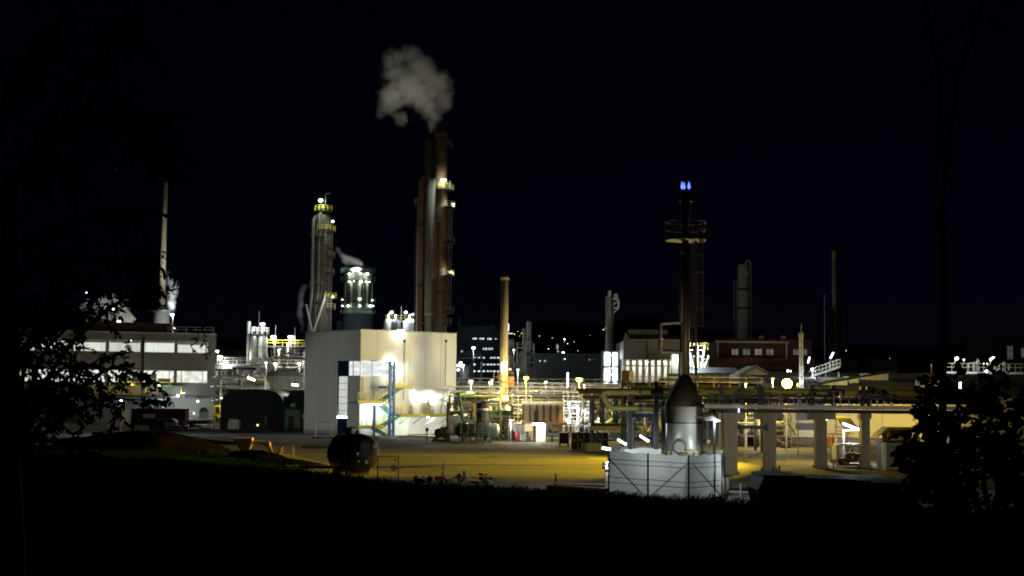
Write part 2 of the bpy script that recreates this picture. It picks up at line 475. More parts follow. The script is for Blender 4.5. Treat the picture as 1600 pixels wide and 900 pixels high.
# ================================================================ left laboratory building
labwall = mat('grey_laboratory_render', (.19,.187,.165), .8, scale=.4, var=.15, streak=True)
ang = R(23)
d0 = 240
pr_ = at(336, 600, d0)
t = thing('laboratory_building', 'grey three-storey laboratory building with two rows of brightly lit windows behind the leaves', 'building', (pr_.x, d0, 0), ang)
H = zp(336, 524, d0)
LEN = 46; PX = 5.55; WW = 5.2
rows = [(11.75, 13.75, 'u'), (6.75, 8.85, 'l')]
holes = []
for z0, z1, k in rows:
    for i in range(8):
        x1 = -1.25 - i*PX; holes.append((x1-WW, x1, z0, z1))
q = MB().wall(-LEN, 0, 0, .3, 0, H, holes + [(-10.2,-8.6,0.3,3.9)])
part('wall', q, labwall, t)
q = MB().box(-LEN, 0, .32, 16, 0, H-.3)
part('core', q, labwall, t)
q = MB().box(-LEN, .05, -.08, .4, H+.004, H+.3); q.box(-.3,.05,.4,16,H+.004,H+.3)
part('parapet', q, greywall, t)
litA = emit('lit_office_blind', (.86, .90, .80), 0.80, .10, 1.2, (2, 1, .15))
litB = emit('lit_office_interior', (.93, .95, .84), .95, .22, .9, (1.5, 1, 1))
for z0, z1, k in rows:
    for i in range(8):
        x1 = -1.25 - i*PX; x0 = x1-WW
        q = MB()
        for a, b, c, dd in ((x0,x1,z0,z0+.1),(x0,x1,z1-.1,z1),(x0,x0+.1,z0,z1),(x1-.1,x1,z0,z1)): q.box(a,b,.05,.2,c,dd)
        for s_ in (() if k == 'u' else (.16,.84)): q.box(x0+WW*s_-.04, x0+WW*s_+.04, .06,.19,z0+.1,z1-.1)
        fr = part('window', q, palesteel if k == 'u' else steel, t)
        part('pane', MB().box(x0+.1,x1-.1,.21,.25,z0+.1,z1-.1), emit('lit_office_glass', (.88,.91,.80), rnd.uniform(.62,.92) if k == 'u' else rnd.uniform(.7,1.25), .12 if k == 'u' else .3, 1.1, (2,1,.2) if k == 'u' else (1.5,1,1)), fr)
        if k == 'u': part('blind_rail', MB().box(x0+.15,x1-.15,.15,.2,z1-.1-rnd.uniform(.15,.5),z1-.1), palesteel, fr)
# dark pipes run down between bays, lab clutter behind the lower glass
for xx in (-11.9,-.5-5.55*4+ .1):
    part('downpipe', MB().cyl((xx,-.12,0.2),(xx,-.12,H-.3),.13,n=6), darksteel, t)
q = MB()
for (a, b, c, dd) in ((-15.8,-13.9,6.9,7.9),(-13.6,-11.9,6.9,8.3),(-11.3,-9.7,6.9,8.1),(-9.5,-7.4,6.9,7.5)): q.box(a,b,.10,.19,c,dd)
part('window_cabinet', q, mat('lab_cabinet', (.12,.13,.10), var=.4), t)
# balcony with yellow rail above the canopy
q = MB().box(-17.5,-5.7,-1.9,-.01,6.15,6.35); part('balcony', q, greenmetal, t)
q = MB().rail([(-17.4,-1.8,6.35),(-5.8,-1.8,6.35)], 1.0, .07, 2.0); part('balcony_rail', q, yellowpaint, t)
for xx in (-17.3,-11.6,-5.9): part('balcony_post', MB().box(xx-.09,xx+.09,-1.85,-1.67,4.9,6.15), yellowpaint, t)
q = MB().xprism([(-22,4.55),(-1.2,4.3),(-1.2,4.42),(-22,4.85)], -3.4, -.01); part('canopy', q, darksteel, t)
q = MB().box(-10.1,-8.7,.1,.2,.3,3.85); dr = part('door', q, darksteel, t)
part('door_handle', MB().box(-8.95,-8.85,.02,.1,1.9,2.2), steel, dr)
q = MB(); q.box(-10.35,-10.2,-.05,.3,.3,4.0); q.box(-8.6,-8.4,-.05,.3,.3,4.0); q.box(-10.35,-8.4,-.05,.3,3.9,4.1); part('door_frame', q, whitepaint, t)
q = MB().rail([(-10,-2.6,1.0),(-.4,-2.6,1.0)], 1.1,.06,1.6); q.box(-10.2,-.3,-2.7,-.02,.7,1.0); part('loading_ledge', q, steel, t)
q = MB().box(-15.2,-14,-.03,.0,.4,2.3); part('side_door', q, tan, t)
q = MB().rail([(-8,.3,H+.3),(-.4,.3,H+.3)], 1.0,.07,1.4); part('roof_rail', q, steel, t)
q = MB().box(-21,-7.4,2,10,H+.31,H+1.9); part('roof_housing', q, mat('rust_red_cladding',(.055,.026,.018),var=.3), t)
q = MB().bar((-7.2,2.2,H+.3),(-7.2,2.2,H+1.9),.2).bar((-6.2,2.2,H+.3),(-7.2,2.2,H+1.9),.15); part('roof_ladder', q, ochre, t)

bulk(278,618,233.0,3.2,130,W_COOL,'white lamp beside the pale entrance door of the laboratory')
bulk(309,627,234.5,2.6,90,W_COOL,'lower white lamp right of the laboratory entrance door')
bulk(287,614,236,1.3,15,W_COOL,'small lamp tucked directly under the laboratory canopy edge')
bulk(206,601,232,2.2,22,SODIUM,'orange lamp under the laboratory balcony among the leaves')
bulk(249,602,233.5,2.4,18,WARM,'warm lamp below the right half of the laboratory balcony')
bulk(147,589,228,2.2,20,WARM,'warm lamp beside a lower laboratory window seen through leaves')
bulk(158,608,229,1.5,8,WARM,'small warm lamp low on the laboratory among dense leaves')
bulk(205,531+1,229,1.0,3,W_WHITE,'tiny light at an upper laboratory window sill')
# strong flood light behind the bush
lamp(190,625,180,3.5,200,W_COOL,'strong white floodlight glaring through the lower leaves at left', z0=0, down=760, ang=60, aim=(.94,.34,-.04))

# potted / stacked objects on the ledge
p = at(319,639,232); tt = thing('instrument_box','small white box with a green top outside the laboratory door','box',(p.x,232,1.0))
part('body', MB().box(-.7,.7,-.5,.5,.0,1.1), whitepaint, tt); part('lid', MB().xprism([(-.8,1.1),(.8,1.1),(.3,1.9),(-.4,1.8)],-.5,.5), greenmetal, tt)

# silo with tall chimney behind the laboratory
D = 300; b = base(253,490,D)
t = thing('pale_silo', 'squat pale silo carrying a tall slender chimney behind the laboratory', 'silo', b)
s = mpp(D); zt = zp(253,487,D)
part('shell', MB().lathe([(12*s,0),(12*s,zt)],20), palesteel, t, smooth=True)
part('collar', MB().lathe([(12*s,zt+.01),(21*s,zt+.02),(21*s,zt+.25),(12*s,zt+.26)],20), steel, t)
zc = zp(253,476,D)
part('cone', MB().lathe([(11.5*s,zt+.27),(10*s,zt+.9),(5.2*s,zc)],20), darksteel, t, smooth=True)
zz = zp(253,285,D)
part('chimney', MB().lathe([(4.6*s,zc+.02),(3.9*s,zz*.8),(3.9*s,zz)],14), ochre, t, smooth=True)
lamp(270,492,292,4.2,220,W_COOL,'white floodlight on a mast right beside the pale silo', z0=0)
bulk(272,513,292,2.0,30,W_WHITE,'small white light low on the mast beside the pale silo')

# conveyor structure behind the tree
D = 290; b = base(165,500,D); s = mpp(D)
t = thing('conveyor_tower','lit steel conveyor tower with sloping gallery glimpsed through the leaves at far left','tower',b)
z1 = zp(165,505,D); zt = zp(165,462,D)
part('base_block', MB().box(-38*s,34*s,0,10,0,z1), darkwall, t)
for i in range(6):
    xx = (-30+i*12)*s; part('post', MB().box(xx-.15,xx+.15,0,.3,z1,zt-(abs(i-2)*.8)), palesteel, t)
for k in range(3):
    zz = z1+(k+1)*1.6; part('floor', MB().box(-31*s,31*s,0,4,zz,zz+.2), steel, t)
part('hopper', MB().lathe([(.8,z1+.1),(2.2,z1+2.6),(2.2,zt-.6),(.4,zt+.4)],12,(-4*s,2)), palesteel, t, smooth=True)
part('gallery', MB().bar((4*s,1,zt),(40*s,1,z1+.4),1.4,1.6), palesteel, t)
part('gallery', MB().bar((-6*s,1.5,zt-.5),(-42*s,1.5,z1+3),1.2,1.4), palesteel, t)
bulk(186,503,286,4.2,50,W_WHITE,'bright lamp at the foot of the lit conveyor tower')
bulk(177,483,286,2.2,25,W_WHITE,'lamp half way up the conveyor tower behind leaves')
bulk(135,457,286,1.8,40,(.6,.7,1),'small bluish lamp near the top of the conveyor tower')
bulk(172,465,286,1.6,20,W_WHITE,'small white lamp near the sloping gallery of the conveyor tower')
for i,(px,py) in enumerate(((82,500),(62,502),(50,503),(28,502))):
    bulk(px,py,300,1.5 if i==0 else .9,20,W_COOL,'distant white lamp peeping through the dark leaves at the far left edge',group='distant lamps behind the left tree')

# thin lattice mast in the dark
D=420; b=base(341,520,D); zt=zp(341,452,D)
t=thing('radio_mast','thin dark mast standing against the night sky behind the laboratory','mast',b)
part('pole', MB().cyl((0,0,0),(0,0,zt),.35,.15,6), darksteel, t)
part('bracket', MB().box(-1.2,-.3,-.2,.2,zt-11,zt-2), darksteel, t)

# ================================================================ arched hangar and things before it
D = 206; s = mpp(D); b = base(395,670,D)
t = thing('arched_hangar', 'low dark arched hangar with a green side wing beside the cream building', 'hangar', b)
x0, x1 = (345-395)*s, (442.5-395)*s; zt = zp(395,608,D)
arc = [(x0,0)]
for i in range(0,13):
    a = math.pi*(1-i/12); arc.append(((x0+x1)/2+(x1-x0)/2*math.copysign(abs(math.cos(a))**.6, math.cos(a)), zt*.62+zt*.38*math.sin(a)**.9))
arc.append((x1,0))
part('roof_shell', MB().xprism(arc, -.4, 22), darkgreen, t)
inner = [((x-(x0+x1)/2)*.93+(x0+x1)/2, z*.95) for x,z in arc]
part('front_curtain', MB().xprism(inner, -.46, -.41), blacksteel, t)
xw = (478-395)*s
part('side_wing', MB().box(x1+.02,xw,0,14,0,zt-2.9), greenpaint, t)
part('wing_roof', MB().yprism([(-.25,zt-2.88),(-.25,zt-2.6),(6,zt-.1),(14,zt-.1),(14,zt-2.88)], x1+.02, xw), mat('green_roof',(.05,.11,.06),.6,streak=True), t)
dr=part('door', MB().box((450-395)*s,(459.5-395)*s,-.08,-.01,.25,zp(455,650,D)), brownpaint, t)
part('door_handle', MB().box((457.5-395)*s,(458.5-395)*s,-.16,-.08,1.1,1.3), steel, dr)
dr=part('tall_door', MB().box((468-395)*s,(475-395)*s,-.08,-.01,.25,zp(470,640,D)), brownpaint, t)
part('door_window', MB().box((472-395)*s,(474-395)*s,-.12,-.08,1.8,2.5), whitepaint, dr)
part('wall_sign', MB().box((453-395)*s,(460-395)*s,-.06,-.01,zp(456,636,D),zp(456,630,D)), whitepaint, t)
part('wing_gutter', MB().bar((x1+.1,-.3,zt-2.75),(xw,-.3,zt-2.75),.12), darksteel, t)

# small trailer and compressor before the hangar
D=196; b=base(366,672,D); s=mpp(D)
t=thing('site_compressor','small pale wheeled compressor parked before the dark hangar mouth','compressor',b)
part('body', MB().box(-.75,.75,-.7,.7,.45,1.35), palesteel, t)
part('hood', MB().xprism([(-.75,1.36),(.75,1.36),(.6,1.75),(-.55,1.8)],-.65,.65), palesteel, t)
for xx in (-.5,.5): part('wheel', MB().cyl((xx,-.78,.25),(xx,-.6,.25),.25,n=10), blacksteel, t)
part('drawbar', MB().bar((.7,0,.4),(2.0,0,.3),.1), darksteel, t)
D=197; b=base(402,671,D)
t=thing('fork_truck','dark fork truck with a small amber light inside the hangar mouth','forklift',b)
part('body', MB().box(-1.2,1.0,-.6,.6,.35,1.1), darksteel, t)
q=MB()
for xx in (-.9,.5):
    for yy in (-.5,.5): q.bar((xx,yy,1.1),(xx,yy,2.1),.08)
q.box(-1,.6,-.6,.6,2.1,2.2); part('cab_frame', q, darksteel, t)
part('mast', MB().bar((1.15,-.3,.1),(1.15,-.3,2.3),.12).bar((1.15,.3,.1),(1.15,.3,2.3),.12).box(1.2,2.2,-.35,-.25,.1,.16).box(1.2,2.2,.25,.35,.1,.16), steel, t)
for xx in (-.8,.7): part('wheel', MB().cyl((xx,-.68,.35),(xx,-.5,.35),.35,n=10), blacksteel, t)
part('side_light', MB().ball((.15,-.7,1.0),.13), glow(WARM,3), t)

# red container, blue tarp, pallets
D=222; b=base(250,655,D); s=mpp(D)
t=thing('red_container','dark red steel skip container left of the hangar','container',b)
part('body', MB().box(-42*s,42*s,-1.2,1.2,.15,zp(250,640,D)), skipred, t)
for i in range(9): part('rib', MB().box((-40+i*10)*s-.06,(-40+i*10)*s+.06,-1.28,-1.21,.2,zp(250,640,D)-.1), skipred, t)
part('label_plate', MB().box(-23*s,-5*s,-1.32,-1.29,zp(240,653,D),zp(240,647,D)), whitepaint, t)
part('rim', MB().box(-43*s,43*s,-1.3,1.3,zp(250,640,D)+.003,zp(250,640,D)+.16), skipred, t)
D=205; b=base(256,672,D); s=mpp(D)
t=thing('covered_tank','blue tarpaulin covered tank with two round pale ends left of the hangar','tank',b)
q=MB(); q.xprism([(-22*s,.3),(-20*s,1.0),(-8*s,1.5),(14*s,1.6),(20*s,1.2),(21*s,.3)],-.9,.9); part('tarpaulin', q, bluetarp, t)
for xx in (7*s,16*s): part('end_disc', MB().cyl((xx,-1.0,.75),(xx,-.91,.75),.38,n=14), whitepaint, t)
part('skid', MB().box(-20*s,20*s,-.8,.8,0,.3), darksteel, t)
D=200; b=base(300,655,D); s=mpp(D)
q=MB()
for i in range(40):
    a=rnd.uniform(-1,1)*4; z=rnd.uniform(.1,1.3)*(1-abs(a)/6); p0=Vector((a,rnd.uniform(-1,1),z))
    q.bar(p0,p0+Vector((rnd.uniform(-1,1),rnd.uniform(-.6,.6),rnd.uniform(-.3,.3))),rnd.uniform(.06,.3))
q.prism([(-4.5,-1),(4.5,-1),(4,1),(-4,1)],0,.35)
one('scrap_heap', q, darksteel, 'dark heap of scrap metal on the ground left of the hangar', 'scrap heap', b)
bulk(303,646,206,1.6,4,(.5,1,.6),'faint green lamp above the dark scrap heap left of the hangar',bracket=(0,0,-1.5))
# ================================================================ generic plant builders
def rack(name, label, px0, px1, ytop, d, depth=6, levels=(.35,.7,1.0), bay=6.0, mfr=None, mpipe=None, npipes=4, seed=1, rails=True, cat='pipe rack', zbot=0.0, rmax=.3, mrail=None, yaw=0, diag=True):
    """an open steel rack: posts, beams, floors of pipes along x, hand rails"""
    rr = random.Random(seed); mfr = mfr or steel; mpipe = mpipe or [insul, palesteel, steel]
    pxm = (px0+px1)/2; b = base(pxm, ytop, d); Hh = zp(pxm, ytop, d)-zbot; L_ = (px1-px0)*mpp(d)/math.cos(yaw)
    t = thing(name, label, cat, (b.x, d, zbot), yaw)
    n = max(1, round(L_/bay)); x0 = -L_/2
    for i in range(n+1):
        xx = x0+L_*i/n
        for yy in (0, depth): part('post', MB().box(xx-.15,xx+.15,yy-.15,yy+.15,0,Hh*levels[-1]), mfr, t)
        q = MB()
        for lv in levels: q.box(xx-.12,xx+.12,.16,depth-.16,Hh*lv-.35,Hh*lv-.05)
        part('cross_beam', q, mfr, t)
    for lv in levels:
        for yy in (-.02, depth+.02):
            q = MB().box(x0,x0+L_,yy-.1,yy+.1,Hh*lv-.30,Hh*lv-.02); part('beam', q, mfr, t)
        for k in range(npipes):
            r = rr.uniform(.08, rmax); yy = .5+(depth-1)*(k+.5)/npipes; zz = Hh*lv+r+.01
            pts = [(x0-rr.uniform(0,1),yy,zz)]
            if rr.random()<.45:
                xm = rr.uniform(x0+.15*L_, x0+.8*L_); up = rr.uniform(.6,1.6)*(1 if rr.random()<.6 else -1)
                pts += [(xm,yy,zz),(xm,yy,zz+up),(xm+rr.uniform(1,2.5),yy,zz+up)]; zz2 = zz+up
                if rr.random()<.6: pts += [(pts[-1][0],yy,zz)]; zz2 = zz
                pts += [(x0+L_+rr.uniform(0,1),yy,zz2)]
            else: pts += [(x0+L_+rr.uniform(0,1),yy,zz)]
            part('pipe', MB().tube(pts, r, 7), rr.choice(mpipe), t, smooth=True)
    if diag:
        q = MB()
        for i in range(n):
            if rr.random()<.4:
                xa, xb = x0+L_*i/n, x0+L_*(i+1)/n
                q.bar((xa,-.02,.1),(xb,-.02,Hh*levels[0]-.4),.12)
        if q.v: part('brace', q, mfr, t)
    if rails:
        part('hand_rail', MB().rail([(x0,-.25,Hh),(x0+L_,-.25,Hh)],1.1,.07,1.6), mrail or mfr, t)
    for k in range(n):
        xx = x0+L_*(k+rr.uniform(.2,.8))/n; yy = -.3; za, zb = Hh*levels[0]*rr.uniform(0,.3), Hh*rr.uniform(.6,1.15)
        part('riser', MB().tube([(xx,yy,za),(xx,yy,zb),(xx+rr.uniform(-1.5,1.5),yy,zb+.01)], rr.uniform(.06,.14), 6), rr.choice(mpipe), t)
    return t

def unit(name, label, px0, px1, ytop, d, depth=8, floors=3, seed=1, mfr=None, mves=None, cat='process unit', zbot=0.0, nves=4, mrail=None):
    """an open process structure: frame, gratings, rails, vessels and loose pipework"""
    rr = random.Random(seed); mfr = mfr or palesteel; mves = mves or [insul, palesteel]
    pxm = (px0+px1)/2; b = base(pxm, ytop, d); Hh = zp(pxm, ytop, d)-zbot; L_ = (px1-px0)*mpp(d)
    t = thing(name, label, cat, (b.x, d, zbot)); x0 = -L_/2
    n = max(2, round(L_/4.5))
    for i in range(n+1):
        xx = x0+L_*i/n
        for yy in (0, depth): part('post', MB().box(xx-.14,xx+.14,yy-.14,yy+.14,0,Hh*rr.uniform(.8,1)), mfr, t)
    for f in range(1, floors+1):
        zz = Hh*f/floors*.93
        part('grating', MB().box(x0,x0+L_,.16,depth-.16,zz-.15,zz), mfr, t)
        part('hand_rail', MB().rail([(x0,-.2,zz),(x0+L_,-.2,zz)],1.1,.06,1.5), mrail or mfr, t)
    for i in range(nves):
        xx = x0+L_*(i+.5)/nves+rr.uniform(-.5,.5); yy = rr.uniform(1.2,depth-1.5); r = rr.uniform(.5,1.1)
        z0 = Hh*rr.choice((.02,.33)); z1 = z0+Hh*rr.uniform(.35,.6)
        part('vessel', MB().lathe([(r*.4,z0-.0),(r,z0+r*.5),(r,z1-r*.5),(r*.4,z1),(.1,z1+.1)],12,(xx,yy)), rr.choice(mves), t, smooth=True)
        part('pipe', MB().tube([(xx,yy,z1),(xx,yy,z1+.8),(xx+rr.uniform(-3,3),yy,z1+.8),(xx+rr.uniform(-3,3),-.4,z1+.8),(xx+rr.uniform(-2,2),-.4,z0)], rr.uniform(.08,.2), 7), rr.choice(mves), t, smooth=True)
    for i in range(n*2):
        xx = rr.uniform(x0,x0+L_); za = rr.uniform(0,Hh*.5); zb = za+rr.uniform(.2,.5)*Hh; yy = rr.uniform(-.5,0)
        part('pipe', MB().tube([(xx,yy,za),(xx,yy,zb),(xx+rr.uniform(-4,4),yy,zb+.01)], rr.uniform(.05,.14), 6), rr.choice(mves), t)
    q = MB()
    for i in range(n):
        if rr.random()<.5: q.bar((x0+L_*i/n,-.02,Hh*.35),(x0+L_*(i+1)/n,-.02,Hh*.02),.12)
    if q.v: part('brace', q, mfr, t)
    return t

def platform(t, r, z, depth=1.1, a0=0.0, a1=2*math.pi, mfl=None, mr=None, c=(0,0), h=1.1, n=24):
    """a curved walkway round a column, with its rail"""
    fl = part('platform', MB().ring(r+.02, r+depth, z, z+.15, n, c, a0, a1), mfl or darksteel, t)
    q = MB(); k = max(4, int((a1-a0)*(r+depth)/.95)); pts = []
    for i in range(k+1):
        a = a0+(a1-a0)*i/k; pts.append(Vector((c[0]+(r+depth-.06)*math.cos(a), c[1]+(r+depth-.06)*math.sin(a), z+.15)))
    for i, p in enumerate(pts):
        q.bar(p, p+Vector((0,0,h)), .07)
        if i < k:
            for hh in (h, h*.55): q.bar(p+Vector((0,0,hh)), pts[i+1]+Vector((0,0,hh)), .06)
    part('railing', q, mr or yellowpaint, fl)
    return fl

# ================================================================ tank farm between laboratory and cream building
rack('steel_rack','lower white lit pipe rack between the laboratory and the hangar', 336, 478, 572, 250, 6, (.45,.72,1), 6, palesteel, [insul,palesteel,steel], 10, 3, rmax=.16, mrail=palesteel)
rack('steel_rack','crowded upper pipe rack behind the arched hangar, left of the big drum tank', 336, 420, 590, 232, 5, (.5,.8,1), 5, palesteel, [insul,palesteel,steel,ochre], 10, 9, rmax=.16, mrail=palesteel)
unit('process_unit','tangled lit vessels and pipes right of the twin silos', 418, 478, 532, 262, 8, 4, 21, steel, [insul,palesteel,steel], nves=7, mrail=yellowpaint)
unit('process_unit','low lit jumble of pipes and pumps between the hangar roof and the twin silos', 384, 476, 566, 244, 6, 4, 25, steel, [insul,palesteel,darksteel], nves=7)
unit('process_unit','dim blue lit steel structure left of the twin silos', 338, 390, 548, 330, 8, 3, 22, bluewall, [bluewall,steel], nves=3)
D=258; s=mpp(D)
for pxc, m_, lab in ((396,insul,'silvery left silo of the twin silos beyond the hangar'),(411,palesteel,'darker right silo of the twin silos beyond the hangar')):
    b=base(pxc,520,D); zt=zp(pxc,523,D)
    t=thing('slim_silo',lab,'silo',b)
    part('shell', MB().lathe([(7.2*s,0),(7.2*s,zt-.3),(6.5*s,zt)],18), m_, t, smooth=True)
    platform(t, 6.2*s, zt+.02, .5, mr=palesteel)
    part('vent_pipe', MB().tube([(-2*s,0,zt),(-2*s,0,zt+1.4),(1.5*s,0,zt+1.4),(1.5*s,0,zt+.5)],.15,7), palesteel, t)
    for zz in (zt*.35,zt*.6,zt*.85): part('band', MB().ring(7.22*s,7.22*s+.08,zz,zz+.15,18), steel, t)
b=base(389,502,D); q=MB().cyl((0,0,0),(0,0,zp(389,502,D)),.35,.3,8); one('vent_stack',q,palesteel,'slender pale vent stack standing left of the twin silos','vent stack',b)
for px,py,lab in ((405,486,'lightning rod beside the lamp above the twin silos'),(431,508,'lightning rod behind the middle lamp of the tank farm'),(461,511,'lightning rod right of the tank farm lamps')):
    one('lightning_rod', MB().cyl((0,0,0),(0,0,zp(px,py,262)),.09,.05,5), steel, lab, 'lightning rod', base(px,py,262))
D=226; b=base(443,600,D); s=mpp(D); zt=zp(443,582,D)
t=thing('drum_tank','broad ribbed pale storage tank just behind the hangar','tank',b)
part('shell', MB().lathe([(28*s,0),(28*s,zt-.5),(26.5*s,zt-.5),(25*s,zt),(3*s,zt+.6)],36), palesteel, t, smooth=True)
for i in range(22):
    a=math.pi*(1+ i/21); part('rib', MB().box(28*s*math.cos(a)-.07,28*s*math.cos(a)+.07,28*s*math.sin(a)-.12,28*s*math.sin(a),.2,zt-.6), palesteel, t)
part('railing', MB().rail([(25*s*math.cos(a),25*s*math.sin(a),zt) for a in [math.pi*(1+i/8) for i in range(9)]],1.0,.06,1.5), palesteel, t)
tl = [(340,549,5,W_COOL,'leftmost cool white lamp of the tank farm, level with the laboratory windows',300,100,4),
 (345,558,255,W_WHITE,'large white floodlight next to the corner of the laboratory',0,200,6),
 (354,567,250,W_COOL,'bluish white lamp just under the large floodlight by the laboratory corner',0,90,4.5),
 (411,507,256,W_COOL,'highest lamp of the tank farm, on top of the twin silos',0,220,5.5),
 (428,527,262,W_WHITE,'big white lamp on a post between the twin silos and the vessels',0,260,6),
 (455,527,262,W_WHITE,'big white lamp on a post left of the white steam wisp',0,260,6),
 (416,567,240,W_WHITE,'small white lamp at the foot of the twin silos',0,60,2.6),
 (431,569,238,W_WHITE,'broad white lamp above the drum tank roof',0,160,4.5),
 (468,568,238,W_WHITE,'white lamp by the left wall of the cream building, above the drum tank',0,110,4)]
for px,py,d_,c_,lab,x_,I_,r_ in tl:
    if px==340: d_=x_; 
    lamp(px,py,d_,r_,I_*.85,c_,lab)
tube_lamp((387,590,224),(398,594,224),2.2,90,W_WHITE,'slanted tube lamp above the left slope of the arched hangar')
tube_lamp((456,601,214),(466,602,214),2.2,110,W_WHITE,'tube lamp over the front edge of the drum tank')
rr_=random.Random(5)
b=base(345,608,215); t=thing('yellow_equipment','yellow framed equipment at the left foot of the arched hangar','equipment',b)
q=MB()
for xx in (-.9,0,.9): q.bar((xx,0,0),(xx,0,3.4),.22)
for zz in (.9,2.0,3.3): q.bar((-1,0,zz),(1,0,zz),.25)
part('frame', q, yellowpaint, t); part('gear_box', MB().box(-.6,.6,.1,.9,.8,2.2), greenmetal, t); part('motor', MB().cyl((-.3,-.3,1.6),(.5,-.3,1.6),.35,n=10), whitepaint, t)
bulk(346,622,214,2.0,30,WARM,'warm lamp on the yellow equipment at the left foot of the hangar')

unit('process_unit','fine pale scaffolding crowded with thin pipes right of the laboratory corner', 340, 400, 562, 256, 6, 5, 27, palesteel, [insul,palesteel,steel], nves=5)
unit('process_unit','fine pale scaffolding with vessels in front of the left wall of the cream building', 424, 478, 548, 250, 6, 6, 28, palesteel, [insul,palesteel,steel], nves=6)
# ================================================================ distillation column with pipes (left)
D=300; s=mpp(D); b=base(500,510,D)
t=thing('distillation_column','dark piped distillation column with a lit head left of the cooling tower','column',b)
zt=zp(500,333,D); zs=zp(500,462,D)
part('shell', MB().lathe([(16*s,0),(16*s,zs-1),(12.5*s,zs+1.5),(12.5*s,zt-.8),(9*s,zt)],20,(2*s,0)), olivegrey, t, smooth=True)
part('skirt_band', MB().ring(16.1*s,17*s,zs-2,zs-1.2,20,(2*s,0)), darksteel, t)
for xo,r_,m_ in ((-11.5,2.4,pipegrey),(-2,2.0,pipegrey),(-6,1.6,darksteel)):
    z_top = zt-.5-abs(xo+2)*.12
    part('downcomer', MB().tube([(xo*s-3*s,-13.5*s,0),(xo*s-3*s,-13.5*s,zs-4),(xo*s,-13.5*s,zs+1),(xo*s,-13.5*s,z_top),(xo*s+3*s,-8*s,z_top+.8)], r_*s, 9), m_, t, smooth=True)
part('cross_pipe', MB().tube([(-8*s,-18*s,0),(-8*s,-18*s,zs-8),(8*s,-18*s,zs-1),(10*s,-14*s,zs+1)],1.6*s,8), palesteel, t, smooth=True)
part('cross_pipe', MB().tube([(-20*s,-16*s,zs-2),(-7*s,-17*s,zs-9),(-7*s,-17*s,0)],1.5*s,8), palesteel, t, smooth=True)
part('cap_vessel', MB().lathe([(8*s,zt+.02),(8*s,zt+1.3),(5*s,zt+1.9)],14,(2*s,0)), olivegrey, t)
platform(t,8*s,zt+.3,.9,c=(2*s,0)); platform(t,12.6*s,zt-4.0,1.0,-1.9,.6,c=(2*s,0)); platform(t,12.6*s,zp(500,403,D),1.0,-.9,.6,c=(2*s,0),mr=ochre)
platform(t,16*s,zp(500,467,D),1.0,-1.0,.5,c=(2*s,0)); platform(t,16*s,zp(500,484,D),.8,-1.0,.4,c=(2*s,0),mr=ochre)
q=MB()
for za,zb in ((5,zs),(zs+1,zt-4)): q.ladder(13.8*s+2*s,-6*s,za,zb,.5,.6,.08)
part('ladder', q, ochre, t)
for yy,a0_,a1_ in ((372,-2.8,-1.2),(430,-1.2,.5),(448,-2.9,-1.4)): platform(t,12.6*s,zp(500,yy,D),.9,a0_,a1_,c=(2*s,0),mr=ochre)
for yy in (360,385,415,440): zz=zp(500,yy,D); part('shell_band', MB().ring(12.55*s,13.3*s,zz-.08,zz+.08,20,(2*s,0)), darksteel, t)
part('hoist_arm', MB().bar((5*s,0,zt+2),(5*s,0,zt+4.2),.18).bar((5*s,0,zt+4.1),(13*s,0,zt+4.3),.2), steel, t)
bulk(501,313,297,5,110,W_GREEN,'brilliant lamp crowning the dark piped distillation column',bracket=(0,1,-1.5))
bulk(520,346,296,3,50,W_COOL,'cool lamp on the side platform near the top of the piped column',bracket=(-1.2,0,-.3))
bulk(520,464,296,2.4,70,W_WHITE,'lamp on the yellow side platform low on the piped column',bracket=(-1.2,0,-.3))

# ================================================================ round cooling tower
D=330; s=mpp(D); b=base(559,510,D)
t=thing('cooling_tower','round grey tower ringed with many white lamps and steaming at its open top','cooling tower',b)
zA=zp(559,486,D); zB=zp(559,440,D); zC=zp(559,421,D)
part('lower_drum', MB().lathe([(23.5*s,0),(23.5*s,zA-.5),(22*s,zA)],36), bluewall, t, smooth=True)
part('fluted_drum', MB().lathe([(21.8*s,zA+.01),(21.8*s,zB)],36), mat('grey_green_cladding',(.22,.23,.19),.6,scale=.6,streak=True,c2=(.12,.125,.10)), t, smooth=True)
for i in range(17):
    a=math.pi*(1+i/16); part('flute', MB().cyl((21.8*s*math.cos(a),21.8*s*math.sin(a),zA+.8),(21.8*s*math.cos(a),21.8*s*math.sin(a),zB-.1),.22,n=6), darksteel if i%3 else palesteel, t)
part('crown', MB().ring(20*s,21.6*s,zB+.2,zC,36), palesteel, t)
for zz in (zA-1.0,zA+1.8,zB-.2,zC-1.0): platform(t,21.9*s,zz,.9,mr=greenmetal,n=36)
part('stair_shaft', MB().box(-32*s,-24.5*s,-1,1.5,0,zp(540,502,D)), darksteel, t)
gl='round lamps on the rings of the steaming cooling tower'
for px,py,r_ in ((546,428,3.4),(552,425,2.0),(563,427,2.6),(574,428,3.8),(546,440,3.2),(553,439,2.4),(564,440,4.4),(572,440,2.6),(577,440,2.6)):
    yoff = math.sqrt(max(0,(23.5*s)**2-((px-559)*s)**2))
    bulk(px,py,D-yoff-.5,r_*.85,9*(r_/3)**2,W_GREEN,'white lamp in the double row round the crown of the steaming tower',group=gl,bracket=(0,.8,0))
for px,py,r_,lab in ((562,467,3.2,'single white lamp midway up the face of the steaming tower'),(535,468,1.8,'small lamp on the left rim midway up the steaming tower'),(582,469,1.6,'small lamp on the right rim midway up the steaming tower')):
    yoff = math.sqrt(max(0,(23.5*s)**2-((px-559)*s)**2)); bulk(px,py,D-yoff-.5,r_,10*(r_/3)**2,W_GREEN,lab,bracket=(0,.8,0))
